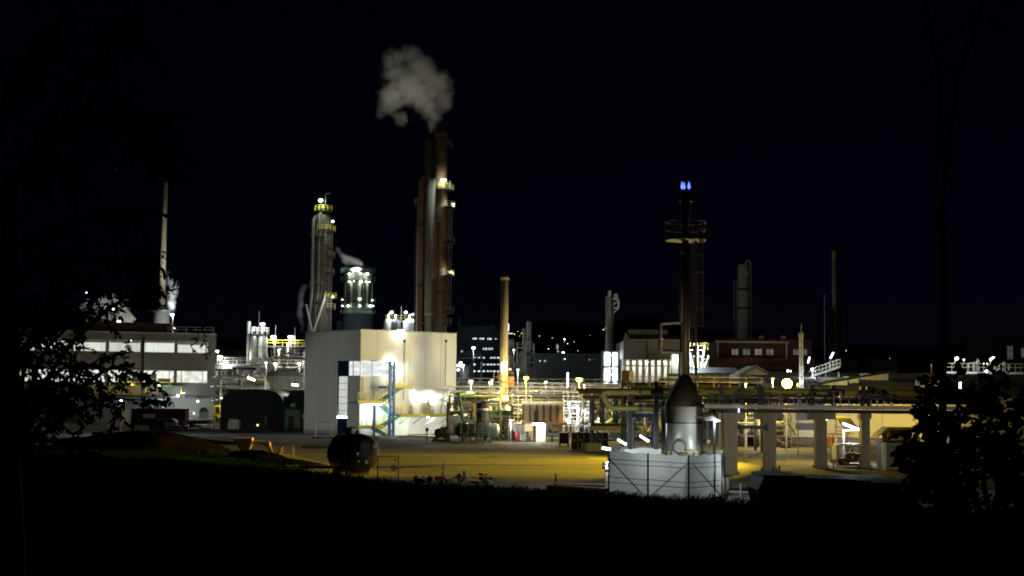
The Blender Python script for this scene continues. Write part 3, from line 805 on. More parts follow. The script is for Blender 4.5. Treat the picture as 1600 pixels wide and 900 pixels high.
for px in (535,544,562,578,583):
    yoff = math.sqrt(max(0,(24.5*s)**2-((px-559)*s)**2)); bulk(px,478,D-yoff-.5,2.8 if px in (544,562,578) else 1.8,10,W_GREEN,'white lamp in the row round the waist of the steaming tower',group='lamps round the waist of the steaming tower',bracket=(0,.8,0))

# ================================================================ small lit vessels left of the great stack
unit('process_unit','small lit cluster of vessels and rods above the cream building roof', 603, 650, 490, 300, 6, 5, 31, palesteel, [insul,palesteel,ochre], nves=3, mrail=yellowpaint)
for px,r_ in ((607,7),(618,9),(640,10)):
    zt=zp(px,505,295); b=base(px,505,295); s2=mpp(295)
    t=thing('dome_vessel',{607:'leftmost small domed vessel peeping over the cream roof',618:'middle domed vessel above the roof lamp of the cream building',640:'domed vessel against the foot of the great rusty stack'}[px],'vessel',b)
    part('shell', MB().lathe([(r_*s2,0),(r_*s2,zt),(r_*s2*.7,zt+.7),(.2,zt+1.0)],16), palesteel if px!=618 else darksteel, t, smooth=True)
    part('nozzle', MB().cyl((0,0,zt+.9),(0,0,zt+1.8),.2,n=8), steel, t)
bulk(612,488,294,3.6,220,W_COOL,'left lamp over the small lit vessels above the cream roof',bracket=(0,1,-1.2))
bulk(634,488,294,3.4,200,W_COOL,'middle lamp over the small lit vessels above the cream roof',bracket=(0,1,-1.2))
bulk(645,491,294,2.2,60,W_COOL,'small lamp beside the foot of the great rusty stack',bracket=(0,1,-1.2))
one('lightning_rod', MB().cyl((0,0,0),(0,0,zp(627,478,300)),.1,.05,5), steel,'rod rising between the lamps above the cream roof','lightning rod', base(627,478,300))

# ================================================================ great rusty stack group
D=280; s=mpp(D); b=base(680,515,D)
t=thing('stack_group','great rusty stack with pipes, ladders and lamps sending up the large plume','stack',b)
X=lambda px,py=400: at(px,py,D).x-b.x
def vpipe(px,r_,ytop,m_,y=0,name='riser_pipe',n=14,bend=None):
    zt=zp(px,ytop,D); xx=X(px)
    pts=[(xx,y,0),(xx,y,zt)]
    if bend: pts += [(xx+bend[0]*s*.35,y,zt+bend[1]*s*.6),(xx+bend[0]*s,y,zt+bend[1]*s)]
    return part(name, MB().tube(pts,r_*s,n), m_, t, smooth=True)
zt=zp(680,210,D); zb=zp(680,285,D)
part('main_shell', MB().lathe([(12.5*s,0),(12*s,zb*.5),(11.8*s,zb-1),(10.2*s,zb+1.2),(10.0*s,zt)],24,(X(687),0)), rusttan, t, smooth=True)
part('stack_tip', MB().lathe([(9.9*s,zt+.12),(9.9*s,zp(680,196,D))],24,(X(687),0)), blacksteel, t, smooth=True)
part('stack_rim', MB().ring(8.2*s,10.6*s,zt-.4,zt+.1,20,(X(687),0)), rust, t)
vpipe(658,4.8,285,rust,-10*s,bend=(12,10))
vpipe(650.5,1.8,318,darksteel,-9*s)
vpipe(653,1.2,322,palesteel,-13*s)
vpipe(672,4.6,222,pipegrey,-19*s,bend=(9,-9))
vpipe(668,1.4,300,rust,-14*s)
vpipe(680.5,1.3,345,rust,-20*s)
for px,yy in ((672,297),(672,398),(672,492),(659,447),(659,352)):
    zz=zp(px,yy,D); part('flange', MB().cyl((X(px),(-19 if px==672 else -10)*s,zz-.25),(X(px),(-19 if px==672 else -10)*s,zz+.25),7*s,n=12), darksteel if px==659 else ochre, t)
for yy,a0_,a1_,m_ in ((232,-1.2,.2,ochre),(352,-2.6,-1.4,ochre),(405,-1.0,.3,darksteel),(458,-2.4,-.9,ochre),(508,-1.1,.3,ochre)):
    platform(t,10.4*s if yy<280 else 12.2*s,zp(690,yy,D),1.0,a0_,a1_,c=(X(687),0),mr=m_)
for yy in (312,340,366,392,418,446,472,498): zz=zp(690,yy,D); part('shell_band', MB().ring(11.9*s,12.7*s,zz-.08,zz+.08,22,(X(687),0)), rust, t)
for px_,yy in ((667,330),(667,415),(667,470)): part('pipe_bracket', MB().bar((X(px_-9),-12*s,zp(px_,yy,D)),(X(px_+14),-14*s,zp(px_,yy,D)),.22), darksteel, t)
for yy in (268,262):
    zz=zp(680,yy,D); part('shell_band', MB().ring(10.2*s,10.7*s,zz-.1,zz+.1,20,(X(687),0)), rust, t)
cX=X(687)
platform(t,11.8*s,zp(690,298,D),1.2,-2.0,.9,c=(cX,0))
platform(t,11.9*s,zp(690,325,D),1.5,-1.1,.4,c=(cX,0))
platform(t,12*s,zp(690,381,D),1.4,-1.1,.4,c=(cX,0),mr=ochre)
platform(t,12.2*s,zp(690,432,D),1.4,-1.1,.4,c=(cX,0))
platform(t,12.4*s,zp(690,490,D),1.4,-1.1,.4,c=(cX,0),mr=ochre)
platform(t,5.6*s,zp(655,322,D),.8,2.2,4.2,c=(X(659),-10*s),mr=palesteel)
q=MB(); q.bar((X(669),-19*s,zp(664,250,D)),(X(663),-19*s,zp(664,250,D)),.16); q.bar((X(669),-19*s,zp(664,254,D)),(X(663),-19*s,zp(664,254,D)),.16); q.bar((X(663.5),-19*s,zp(664,250,D)),(X(663.5),-19*s,zp(664,256,D)),.12)
part('hand_hold', q, yellowpaint, t)
q=MB()
for ya,yb in ((325,375),(381,428),(434,486)): q.ladder(X(703),-3*s,zp(704,yb,D),zp(704,ya,D),.55,.62,.1)
part('ladder', q, ochre, t)
part('davit', MB().bar((X(702),-4*s,zp(702,298,D)),(X(702),-4*s,zp(702,283,D)),.15), steel, t)
tube_lamp((689,281,D-3.2),(697,281.5,D-3.2),1.7,90,W_COOL,'short white tube lamp near the top of the great rusty stack')
bulk(708.5,319,D-1.5,2.4,60,W_COOL,'upper side lamp on a yellow bracket of the great rusty stack',bracket=(-1.2,.2,-.4))
bulk(704.5,425,D-1.5,2.0,45,W_COOL,'lower side lamp on a yellow bracket of the great rusty stack',bracket=(-1.2,.2,-.4))
# ================================================================ cream corner building
YAW=R(40); CD=186.0; CX=at(562,640,CD).x
c40,s40=math.cos(YAW),math.sin(YAW)
def fr(px, py, yo=0.0):
    """local (x, z) on the plane y=yo of the right face for a photo pixel"""
    k=(px-800)/F; x0=CX-yo*s40; y0=CD+yo*c40
    L_=(k*y0-x0)/(c40-k*s40); d=y0+L_*s40
    return L_, zp(px,py,d)
def fl(px, py):
    k=(px-800)/F; W_=(CX-k*CD)/(s40+k*c40); return W_, zp(px,py,CD+W_*c40)
Lr=fr(714,600)[0]; Wl=fl(478,600)[0]; HB=zp(563,516,CD)
t=thing('corner_building','tall windowless cream building with a lit glazed corner strip and outside stairs','building',(CX,CD,0),YAW)
gx=fr(620,575)[0]; gz0,gz1=fr(563,588)[1],fr(563,563)[1]
rx=fr(641,608)[0]; rz=fr(660,608)[1]
q=MB().wall(0,Lr,0,.4,0,HB,[(.0,gx,gz0,gz1),(rx,Lr-.4,0,rz)])
part('right_wall', q, cream, t)
w0,w1=fl(545,600)[0],fl(529,600)[0]
# left wall along y, with the L shaped glazing
q=MB()
for a,b,c,d in ((.41,w0,gz1,HB),(.41,w0,0,gz0),(w0,w1,gz1,HB),(w1,Wl,0,HB)): q.box(0,.4,a,b,c,d)
part('left_wall', q, cream, t)
q=MB().box(.42,Lr,12.9,13.3,0,HB-.1); q.box(Lr-.4,Lr,.42,12.88,0,HB-.1); part('back_wall', q, cream, t)
for k in range(1,6):
    xx=Lr*k/6; part('wall_seam', MB().box(xx-.02,xx+.02,-.012,-.001,gz1+.2 if xx<gx else (rz+.1 if xx>rx else gz0),HB-.05), greywall, t)
for k in range(1,5):
    yy=Wl*k/5+.4; part('wall_seam', MB().box(-.008,-.001,yy-.012,yy+.012,.1,HB-.05) if not (w0-.2<yy<w1+.2) else MB().box(-.008,-.001,yy-.012,yy+.012,gz1+.1,HB-.05), concrete, t)
part('plinth_strip', MB().box(-.03,-.002,.3,w0-.1,0,.5).box(-.03,-.002,w1+.1,Wl,0,.5), concrete_old, t)
q=MB().box(.42,Lr-.42,.42,12.88,HB-.5,HB-.2); part('roof', q, roofgrey, t)
q=MB().box(-.06,Lr+.06,-.06,.3,HB+.003,HB+.14); q.box(-.06,.3,.31,Wl,HB+.003,HB+.14); part('coping', q, steel, t)
# glazing: right strip, corner strip, vertical strip
paneL=emit('lit_stairwell_glass',(.92,.97,.98),.85,.25,.8,(.6,.6,2)); paneD=emit('lit_stairwell_glass_soft',(.9,.93,.9),.62,.15,.5,(1,1,.5))
f=part('window', MB().box(.05,gx,.1,.2,gz0-.0,gz0+.1).box(.05,gx,.1,.2,gz1-.1,gz1).box(.02,.14,.02,.14,gz0,gz1).box(gx*.33,gx*.33+.07,.1,.2,gz0,gz1).box(gx*.66,gx*.66+.07,.1,.2,gz0,gz1).box(.1,gx,.1,.2,(gz0+gz1)/2-.03,(gz0+gz1)/2+.03), steel, t)
part('pane', MB().box(.16,gx,.22,.26,gz0+.1,gz1-.1), paneL, f)
f=part('window', MB().box(.1,.2,.2,w0,gz0,gz0+.1).box(.1,.2,.2,w0,gz1-.1,gz1).box(.08,.2,w0*.62,w0*.62+.08,gz0,gz1), steel, t)
part('pane', MB().box(.22,.26,.3,w0,gz0+.1,gz1-.1), paneL, f)
f=part('window', MB().box(.1,.2,w0,w0+.1,gz0,gz1).box(.1,.2,w1-.1,w1,0,gz1).box(.1,.2,w0,w1,gz1-.1,gz1), darksteel, t)
part('dark_pane', MB().box(.14,.18,w0+.1,w1-.1,gz0,gz1-.1), glassdark, f)
zv0=fl(536,652)[1]
f=part('window', MB().box(.08,.2,w0,w0+.1,0,gz0-.02), steel, t)
for k in range(1,6):
    zz=zv0+(gz0-zv0)*k/6; part('glazing_bar', MB().box(.08,.2,w0+.1,w1-.1,zz-.03,zz+.03), steel, f)
part('pane', MB().box(.22,.26,w0+.1,w1-.1,zv0+.1,gz0), paneD, f)
part('dark_pane', MB().box(.14,.18,w0+.1,w1-.1,0.05,zv0-.1), glassdark, f)
part('strip_light', MB().box(.03,.2,w0+.05,w1-.05,zv0-.1,zv0+.12), glow(W_WHITE,9), f)
# recessed lower storey
part('recess_wall', MB().box(rx,Lr-.42,2.6,2.9,0,rz), whitewall, t)
part('recess_side', MB().box(rx-.3,rx,.42,2.6,0,rz), whitewall, t)
part('recess_soffit', MB().box(rx,Lr-.42,.42,2.6,rz,rz+.2), whitewall, t)
part('white_panel', MB().box(.45,rx-.35,-.05,-.005,0,gz0-.1), whitewall, t)
for px in (632,697):
    xx=fr(px,560)[0]; z0=rz+.3 if px>640 else gz0-3; part('conduit', MB().cyl((xx,-.1,z0),(xx,-.1,fr(px,535)[1]),.06,n=6), steel, t)
    part('conduit_box', MB().box(xx-.12,xx+.12,-.25,-.01,fr(px,535)[1],fr(px,535)[1]+.35), darksteel, t)
def cb(px,py,yo):   # world point off the right face
    x,z=fr(px,py,yo); return Vector((CX+x*c40-yo*s40, CD+x*s40+yo*c40, z))

# outside stair tower
t=thing('stair_tower','yellow and green steel stairs with blue columns climbing the cream building','stairs',(CX,CD,0),YAW)
Y0,Y1=-2.6,-.7
def P2(px,py,y=Y0): x,z=fr(px,py,y); return (x,y,z)
for px,yt,yb,wd in ((587,633,684,.30),(611,565,684,.42),(617,565,684,.30)):
    x,z=fr(px,yt,Y0-.1); part('column', MB().box(x-wd/2,x+wd/2,Y0-.25,Y0-.05,0,z), bluepaint, t)
q=MB(); xa,za=fr(611,570,Y0); xb,zb=fr(617,680,Y0)
for k in range(10):
    zz=za+(zb-za)*k/9; q.bar((xa,Y0-.15,zz),(xb,Y0-.15,zz-1.0),.08)
part('lattice', q, bluepaint, t)
def landing(pa,pb,py):
    xa,z=fr(pa,py,Y0); xb,_=fr(pb,py,Y0)
    f=part('landing', MB().box(xa,xb,Y0,Y1,z-.32,z-.02), greenmetal, t)
    part('toe_board', MB().box(xa,xb,Y0-.06,Y0-.01,z-.22,z+.12), yellowpaint, f)
    part('railing', MB().rail([(xa,Y0,z),(xb,Y0,z)],1.1,.06,1.2), yellowpaint, f)
def flight(pa,ya,pb,yb,y0,y1,m_=greenmetal):
    xa,za=fr(pa,ya,y0); xb,zb=fr(pb,yb,y0); q=MB()
    q.bar((xa,y0,za),(xb,y0,zb),.08,.3); q.bar((xa,y1,za),(xb,y1,zb),.08,.3)
    n=max(3,int(abs(zb-za)/.2))
    for k in range(n):
        u=(k+.5)/n; q.box(xa+(xb-xa)*u-.14,xa+(xb-xa)*u+.14,y0+.05,y1-.05,za+(zb-za)*u-.02,za+(zb-za)*u+.02)
    f=part('flight', q, m_, t)
    q=MB()
    for yy in (y0,y1):
        for hh in (1.0,.55): q.bar((xa,yy,za+hh),(xb,yy,zb+hh),.06)
        for u in (0,.33,.66,1): p=Vector((xa+(xb-xa)*u,yy,za+(zb-za)*u)); q.bar(p,p+Vector((0,0,1.0)),.06)
    part('handrail', q, yellowpaint, f)
landing(562,602,666); landing(562,599,627); landing(606,646,603)
flight(602,666,630,648,Y0,-1.7); flight(598,628,634,604,Y0,-1.7); flight(598,630,618,648,-1.6,-.7); flight(590,670,614,684,-1.6,-.7)
# gallery along the recess
xa,z=fr(628,648,Y0); xb,_=fr(712,650,Y0)
f=part('gallery', MB().box(xa,xb,Y0,2.5,z-.3,z-.02), greenmetal, t)
part('toe_board', MB().box(xa,xb,Y0-.06,Y0-.01,z-.25,z+.1), yellowpaint, f)
part('railing', MB().rail([(xa,Y0,z),(xb,Y0,z)],1.1,.07,1.1), yellowpaint, f)
q=MB()
for k in range(4):
    xx=xa+(xb-xa)*(k+.6)/4; q.bar((xx,Y0+.1,z-.35),(xx-.35,-1.0,z-1.25),.10)
part('strut', q, greenmetal, f)
# machines on the gallery
rr_=random.Random(11); q=MB()
for k in range(14):
    xx=rr_.uniform(rx+.3,Lr-.6); yy=rr_.uniform(-1.2,1.5); h=rr_.uniform(.4,1.6)
    q.box(xx-.3,xx+.3,yy-.2,yy+.2,z,z+h) if k%2 else q.cyl((xx,yy,z),(xx,yy,z+h),.2,n=8)
    q.tube([(xx,yy,z+h),(xx,yy,z+h+.5),(xx+rr_.uniform(-1.5,1.5),yy,z+h+.5)],.07,6)
part('pump_set', q, palesteel, f)

def lw(px,py,yo,r_,I_,c_,lab,**k):
    p=cb(px,py,yo); return bulk(px,py,p.y,r_,I_,c_,lab,**k)
# lamps on the cream building
p=cb(626,517,-.6)
tube_lamp((621,517,p.y),(632,517.5,p.y),2.6,28,W_WHITE,'tube lamp on the roof edge of the cream building')
p=cb(613,568,-1.2); tube_lamp((608,572,p.y),(619,564,p.y+.5),2.0,38,W_COOL,'slanted tube lamp at the top of the blue stair column')
p=cb(584,631,-2.2); tube_lamp((574,631,p.y),(597,631.5,p.y+.8),2.0,140,W_COOL,'long tube lamp beneath the middle stair landing')
lw(625,576,-.8,2.0,40,W_GREEN,'small round lamp right of the glazed corner strip')
lw(623,652,-1.8,1.8,30,(.6,1,.75),'small greenish lamp under the start of the yellow gallery')
lw(669,652,-1.6,3.2,110,W_WHITE,'lamp beneath the middle of the yellow gallery')
lw(660,617,1.2,5.0,42,W_WHITE,'lamp up under the soffit of the recess above the yellow gallery')
lw(687,619,1.2,4.5,36,W_WHITE,'right hand lamp under the soffit of the recess near the yellow posts')
lw(730,653,-3.5,3.2,80,W_WHITE,'lamp between the white cabinet and the dark upright vessel')
lw(716,571,.5,3.6,120,W_COOL,'cool lamp at the right edge of the cream building, lower of two')
lw(716,578,.5,2.8,60,W_COOL,'small cool lamp just below the pair at the cream building edge')

# white goal-like frame and trench cover before the left wall
D=178; b=base(506,682,D); s=mpp(D)
t=thing('tube_barrier','white tubular barrier frame standing before the left wall of the cream building','barrier',b)
q=MB().tube([(-13*s,0,0),(-13*s,0,1.95),(12*s,0,1.95),(12*s,0,0)],.08,7); part('frame', q, whitepaint, t)
for xx in (-13*s,12*s): part('foot', MB().box(xx-.35,xx+.35,-.3,.3,0,.12), darksteel, t)
D=176; b=base(560,686,D); t=thing('low_kerb','long low dark kerb along the foot of the cream building','kerb',b)
part('kerb_stone', MB().box(-5.5,1.5,-.2,.2,0,.14), darksteel, t)

# ================================================================ ochre chimney
D=181; s=mpp(D); b=base(786.5,685,D)
t=thing('ochre_chimney','plain ochre chimney with a lit walkway ring rising beside the cream building','chimney',b)
zt=zp(787,431,D)
part('shaft', MB().lathe([(6.6*s,0),(6.2*s,zt*.5),(5.7*s,zt)],20), ochre, t, smooth=True)
part('cap_ring', MB().ring(5.5*s,6.9*s,zp(787,437,D),zp(787,434,D),20), ochre, t)
part('base_block', MB().box(-8*s,8*s,-7.5*s,7.5*s,0,1.0), concrete, t)
platform(t,6.6*s,zp(787,598,D),.9,mr=brownpaint,mfl=brownpaint); 
part('side_pipe', MB().tube([(-4*s,-7.5*s,1.1),(-4*s,-7.5*s,zp(787,600,D)-.4)],.13,7), palesteel, t)
part('side_pipe', MB().tube([(4.5*s,-7*s,1.1),(4.5*s,-7*s,zp(787,600,D)-.4)],.09,7), insul, t)
part('side_arm', MB().bar((6*s,0,zp(787,596,D)),(16*s,0,zp(787,596,D)),.5,1.2), brownpaint, t)
bulk(788,567,D-1.2,5.0,110,W_WHITE,'brilliant white lamp on the ochre chimney above its walkway',bracket=(0,.8,-.3))
bulk(797,577,D-1.0,2.2,18,WARM,'warm lamp bracketed to the right side of the ochre chimney',bracket=(-.6,.5,0))

# ================================================================ process yard right of the cream building
t_=rack('steel_rack','long lit pipe rack with blue steelwork behind the ochre chimney', 712, 1000, 617, 190, 6, (.45,.72,1), 6, navypaint, [insul,yellowpipe,steel,ochre], 5, 41, mrail=palesteel)
t_=rack('steel_rack','higher rear pipe rack with thin rails running behind the sodium lamps', 700, 1060, 604, 215, 7, (.6,.8,1), 7, steel, [insul,palesteel,steel], 5, 42, mrail=palesteel, rmax=.4)
t_=unit('process_unit','yellow railed platform tower between cream building and ochre chimney', 700, 782, 613, 174, 5, 3, 43, yellowpaint, [greenmetal,insul,palesteel], nves=3, mrail=yellowpaint)
t_=unit('process_unit','lit pipe jumble with pumps directly behind the ochre chimney foot', 770, 830, 628, 180, 6, 4, 44, palesteel, [insul,palesteel,whitepaint], nves=4)
t_=unit('process_unit','white lit equipment bay between the tan panel block and the blue trestle', 880, 925, 622, 186, 6, 3, 45, palesteel, [insul,whitepaint], nves=3)
t_=unit('process_unit','lit pumps and vessels seen through the blue trestle legs', 925, 1045, 640, 176, 6, 3, 46, steel, [insul,greenmetal,palesteel], nves=6)

D=168; s=mpp(D)
b=base(745,680,D); t=thing('horizontal_vessel','grey green horizontal vessel on saddles left of the ochre chimney','vessel',b)
zc=zp(745,672,D); q=MB()
prof=[(.1,-2.55),(.6,-2.45),(.82,-2.1),(.82,2.3),(.6,2.6),(.1,2.7)]
n=16; vs=[]
for r,x in prof:
    for j in range(n): a=2*math.pi*j/n; vs.append((x,r*math.cos(a),zc+r*math.sin(a)))
q.add(vs,[(i*n+j,i*n+(j+1)%n,(i+1)*n+(j+1)%n,(i+1)*n+j) for i in range(len(prof)-1) for j in range(n)]+[tuple(range(n)),tuple(range((len(prof)-1)*n,len(prof)*n))])
part('shell', q, mat('grey_green_vessel',(.20,.25,.21),.4,.2), t, smooth=True)
for xx in (-1.6,1.6): part('saddle', MB().box(xx-.2,xx+.2,-.6,.6,0,zc-.6), steel, t)
part('inlet_cone', MB().cyl((-2.6,0,zc),(-4.3,0,zc-.1),.7,.35,12), palesteel, t, smooth=True)
b=base(754,670,171); t=thing('upright_vessel','dark upright vessel with a pale band standing over the grey green vessel','vessel',b); s=mpp(171)
za,zb=zp(754,668,171),zp(754,627,171)
part('shell', MB().lathe([(9.5*s,za),(10*s,za+.3),(10*s,zb-.3),(5*s,zb)],18), darksteel, t, smooth=True)
part('band', MB().ring(10.05*s,10.3*s,zp(754,641,171),zp(754,638,171),18), palesteel, t)
for a in (0,1.6,3.1,4.7): part('leg', MB().box(8*s*math.cos(a)-.08,8*s*math.cos(a)+.08,8*s*math.sin(a)-.08,8*s*math.sin(a)+.08,0,za+.2), steel, t)
b=base(709,676,170); s=mpp(170); t=thing('white_cabinet','tall white cabinet glowing beside the yellow gallery','cabinet',b)
part('body', MB().box(-9*s,9*s,-.4,.4,zp(709,668,170),zp(709,649,170)), whitepaint, t)
for xx in (-8*s,8*s): part('leg', MB().box(xx-.06,xx+.06,-.3,.3,0,zp(709,668,170)), steel, t)
b=base(688,683,170); t=thing('burner','burner head with wheel and pipes left of the grey green vessel','burner',b)
part('drum', MB().cyl((-.2,-.5,1.0),(-.2,.5,1.0),.5,n=12), darksteel, t); part('blower', MB().cyl((.6,-.3,.7),(.6,.3,.7),.45,n=12), steel, t)
part('hand_wheel', MB().cyl((-.2,-.62,1.0),(-.2,-.55,1.0),.32,n=12), ochre, t); part('duct', MB().tube([(-.8,0,.3),(-.2,0,.5),(.8,0,1.1),(1.7,0,1.1)],.18,8), palesteel, t); part('plinth', MB().box(-1,1.2,-.6,.6,0,.25), concrete, t)
b=base(667,682,172); t=thing('bollard_pump','thin pump post before the white recess wall','pump',b)
part('post', MB().cyl((0,0,0),(0,0,1.1),.07,n=6), steel, t); part('head', MB().box(-.2,.2,-.1,.1,1.1,1.5), steel, t)
b=base(754,684,165); t=thing('step_ladder','pale step ladder leaning before the dark upright vessel','ladder',b)
q=MB()
for xx in (-.45,.25): q.bar((xx-.15,-.6,0),(xx+.1,.3,2.9),.08)
for k in range(8): u=(k+.5)/8; q.bar((-.6+.25*u,-.6+.9*u,2.9*u),(.1+.25*u,-.6+.9*u,2.9*u),.06)
part('stile_and_rungs', q, palesteel, t)
b=base(730,684,166.5); s=mpp(166); t=thing('scaffold','bare tube scaffold round the dark upright vessel','scaffold',b)
for k in range(5):
    xx=(-10+k*11)*s; part('standard', MB().cyl((xx,0,0),(xx,0,zp(730,628,166)),.05,n=6), steel, t)
for k in range(4):
    zz=1.2+1.15*k; part('ledger', MB().bar((-11*s,0,zz),(35*s,0,zz),.07), steel, t)
part('brace', MB().bar((-10*s,-.05,.2),(12*s,-.05,2.5),.1), palesteel, t)

# tan panel block, canopy lamp, cabinets
D=172; s=mpp(D); b=base(848,690,D)
t=thing('panel_block','tan panelled cooler block raised on legs right of the ochre chimney','cooler',b)
za,zb=zp(848,659,D),zp(848,632,D)
for k in range(6):
    xa=(-31+k*10.6)*s; part('panel', MB().box(xa+.05,xa+10.6*s-.05,-.1,3,za,zb), tan, t)
    part('rib', MB().box(xa-.07,xa+.04,-.25,3,za,zb), darksteel, t)
part('fascia', MB().box(-34*s,34*s,-.3,3.1,zb+.01,zb+.3), palesteel, t); part('deck', MB().box(-33*s,38*s,-.6,3.2,za-.35,za-.02), tan, t)
for k in range(5): xx=(-30+k*15)*s; part('leg', MB().box(xx-.12,xx+.12,0,.3,0,za-.36), steel, t)
part('doorway', MB().box(-14*s,-9*s,-.32,-.27,za,za+1.3), darksteel, t)
for px,lab in ((826,'tan junction cabinet left of the white booth under the panel block'),(868,'tan junction cabinet right of the white booth under the panel block')):
    b=base(px,690,170); t=thing('junction_cabinet',lab,'cabinet',b); za,zb=zp(px,674,170),zp(px,662,170)
    part('body', MB().box(-6.5*mpp(170),6.5*mpp(170),-.3,.3,za,zb), tan, t)
    for xx in (-.4,.4): part('leg', MB().box(xx-.05,xx+.05,-.1,.1,0,za), steel, t)
b=base(845,689,168); s=mpp(168); t=thing('white_booth','narrow white booth under a glowing canopy lamp','booth',b)
q=MB().box(-7*s,7*s,.6,.7,0,zp(845,664,168)); q.box(-7*s,-6.3*s,-.5,.6,0,zp(845,664,168)); q.box(6.3*s,7*s,-.5,.6,0,zp(845,664,168)); part('body', q, whitepaint, t)
part('roof', MB().box(-9*s,8*s,-.9,.9,zp(845,664,168)+.01,zp(845,664,168)+.15), steel, t)
part('door', MB().box(-6*s,6*s,.5,.58,0.02,zp(845,667,168)), palesteel, t)
tube_lamp((832,662.5,166.5),(850,662.5,166.5),2.4,120,W_WHITE,'broad canopy lamp over the narrow white booth')
b=base(803,686,171); s=mpp(171); t=thing('white_kiosk','white open equipment kiosk just right of the ochre chimney foot','kiosk',b)
q=MB().box(-9*s,12*s,.8,.9,.1,zp(803,662,171)); q.box(-9*s,-8.4*s,-.5,.8,.1,zp(803,662,171)); q.box(-9*s,12*s,-.5,.8,zp(803,662,171)+.005,zp(803,662,171)+.12); part('shelter', q, whitepaint, t)
part('machine', MB().box(-5*s,-1*s,-.2,.5,.1,1.4).cyl((2*s,0,.1),(2*s,0,1.2),.35,n=10), darksteel, t)
b=base(807,687,169); t=thing('extinguisher','red fire extinguisher in front of the white kiosk','extinguisher',b)
part('cylinder', MB().lathe([(.22,0),(.22,.95),(.1,1.15),(.08,1.3)],10), redpaint, t, smooth=True); part('hose', MB().tube([(.05,-.05,1.3),(.3,-.1,1.15),(.28,-.12,.5)],.03,5), blacksteel, t)
lamp(798,657,168,3.2,80,W_WHITE,'slanted white lamp over the white kiosk by the chimney foot')

# yellow kerbs in front of the process yard
for pa,pb,py,lab in ((772,835,688,'yellow painted kerb at the chimney foot'),(858,890,688.5,'yellow painted kerb right of the white booth'),(622,690,683.5,'yellow painted kerb under the yellow gallery')):
    D=gnd((pa+pb)/2,py).y; xa,xb=base(pa,py,D),base(pb,py,D)
    one('yellow_kerb', MB().box(0,xb.x-xa.x,-.1,.15,0,.16), yellowpaint, lab,'kerb', xa)
b=base(598,690,168); 
o=struct('lane_marking', MB().box(b.x+1.5,b.x+6.5,167.5,168.1,.002,.006), whitepaint)

# sodium and white pole lamps of the middle plant
lamp(736,596,178,4.6,260,(1,.9,.62),'white pole lamp above the yellow platform left of the chimney')
lamp(765,597,190,2.2,70,W_WHITE,'left of two small lamps just left of the ochre chimney')
lamp(769,594,190,1.8,50,W_WHITE,'upper right of two small lamps just left of the ochre chimney')
lamp(809,578,200,2.8,200,W_GREEN,'white pole lamp above the rear pipes right of the chimney')
lamp(822,591,178,5.4,420,SODIUM,'smaller yellow sodium pole lamp right of the ochre chimney')
lamp(853,597,200,3.0,200,W_GREEN,'pale round lamp between the two yellow sodium lamps')
lamp(905,594,172,6.6,600,SODIUM,'larger yellow sodium pole lamp above the blue trestle')
lamp(913,602,195,2.0,40,W_COOL,'small white lamp just right of the larger sodium lamp')
lamp(889,630,183,4.0,160,W_COOL,'white lamp in the bay left of the blue trestle, upper')
lamp(914,642,184,3.2,110,W_COOL,'white lamp seen through the left leg of the blue trestle')
b=base(887,600,200); t=thing('light_post','slender vertical white light post between the two sodium lamps','light post',(b.x,200,0)); za,zb=zp(887,604,200),zp(887,582,200)
part('pole', MB().cyl((0,0,0),(0,0,za),.09,n=6), steel, t); part('tube', MB().cyl((0,0,za),(0,0,zb),.14,n=6), glow(W_COOL,3), t)

unit('process_unit','dense lit pipes above the tan panel block and left of the blue trestle', 800, 925, 606, 206, 6, 3, 47, steel, [insul,palesteel,ochre,bluepaint], nves=9)
unit('process_unit','fine lit scaffolding and pipes directly right of the yellow platform tower', 752, 800, 622, 176, 4, 4, 48, palesteel, [insul,palesteel,whitepaint], nves=4)
for px,py,d_,r_,I_,c_,lab in ((779,613,183,1.6,40,W_WHITE,'added small lamp among pipes just left of the ochre chimney shaft'),(801,617,186,1.4,40,W_WHITE,'added small lamp among pipes right of the chimney walkway'),
  (775,640,178,1.8,40,W_WHITE,'added small lamp between the dark upright vessel and the chimney'),(814,641,184,1.6,40,W_COOL,'added small lamp left above the tan panel block'),(838,611,200,1.6,40,WARM,'added small warm lamp above the tan panel block, left'),
  (867,613,200,1.6,40,W_WHITE,'added small lamp above the tan panel block, right'),(885,655,182,2.0,40,W_COOL,'added small lamp at the right edge of the tan panel block'),(930,612,196,1.5,35,W_WHITE,'added small lamp in the rear rack above the left trestle leg'),
  (955,641,178,1.8,45,W_COOL,'added small lamp between the crossed trestle braces'),(935,654,176,1.5,30,W_WHITE,'added small lamp low behind the left trestle leg'),(991,654,160,1.8,40,W_WHITE,'added small lamp right of the blue trestle'),(706,640,176,1.6,35,W_WHITE,'added small lamp above the tall white cabinet')):
    bulk(px,py,d_,r_,I_,c_,lab,bracket=(0,.4,-.5))  # extra small lamps, added to fill and brighten the pipework
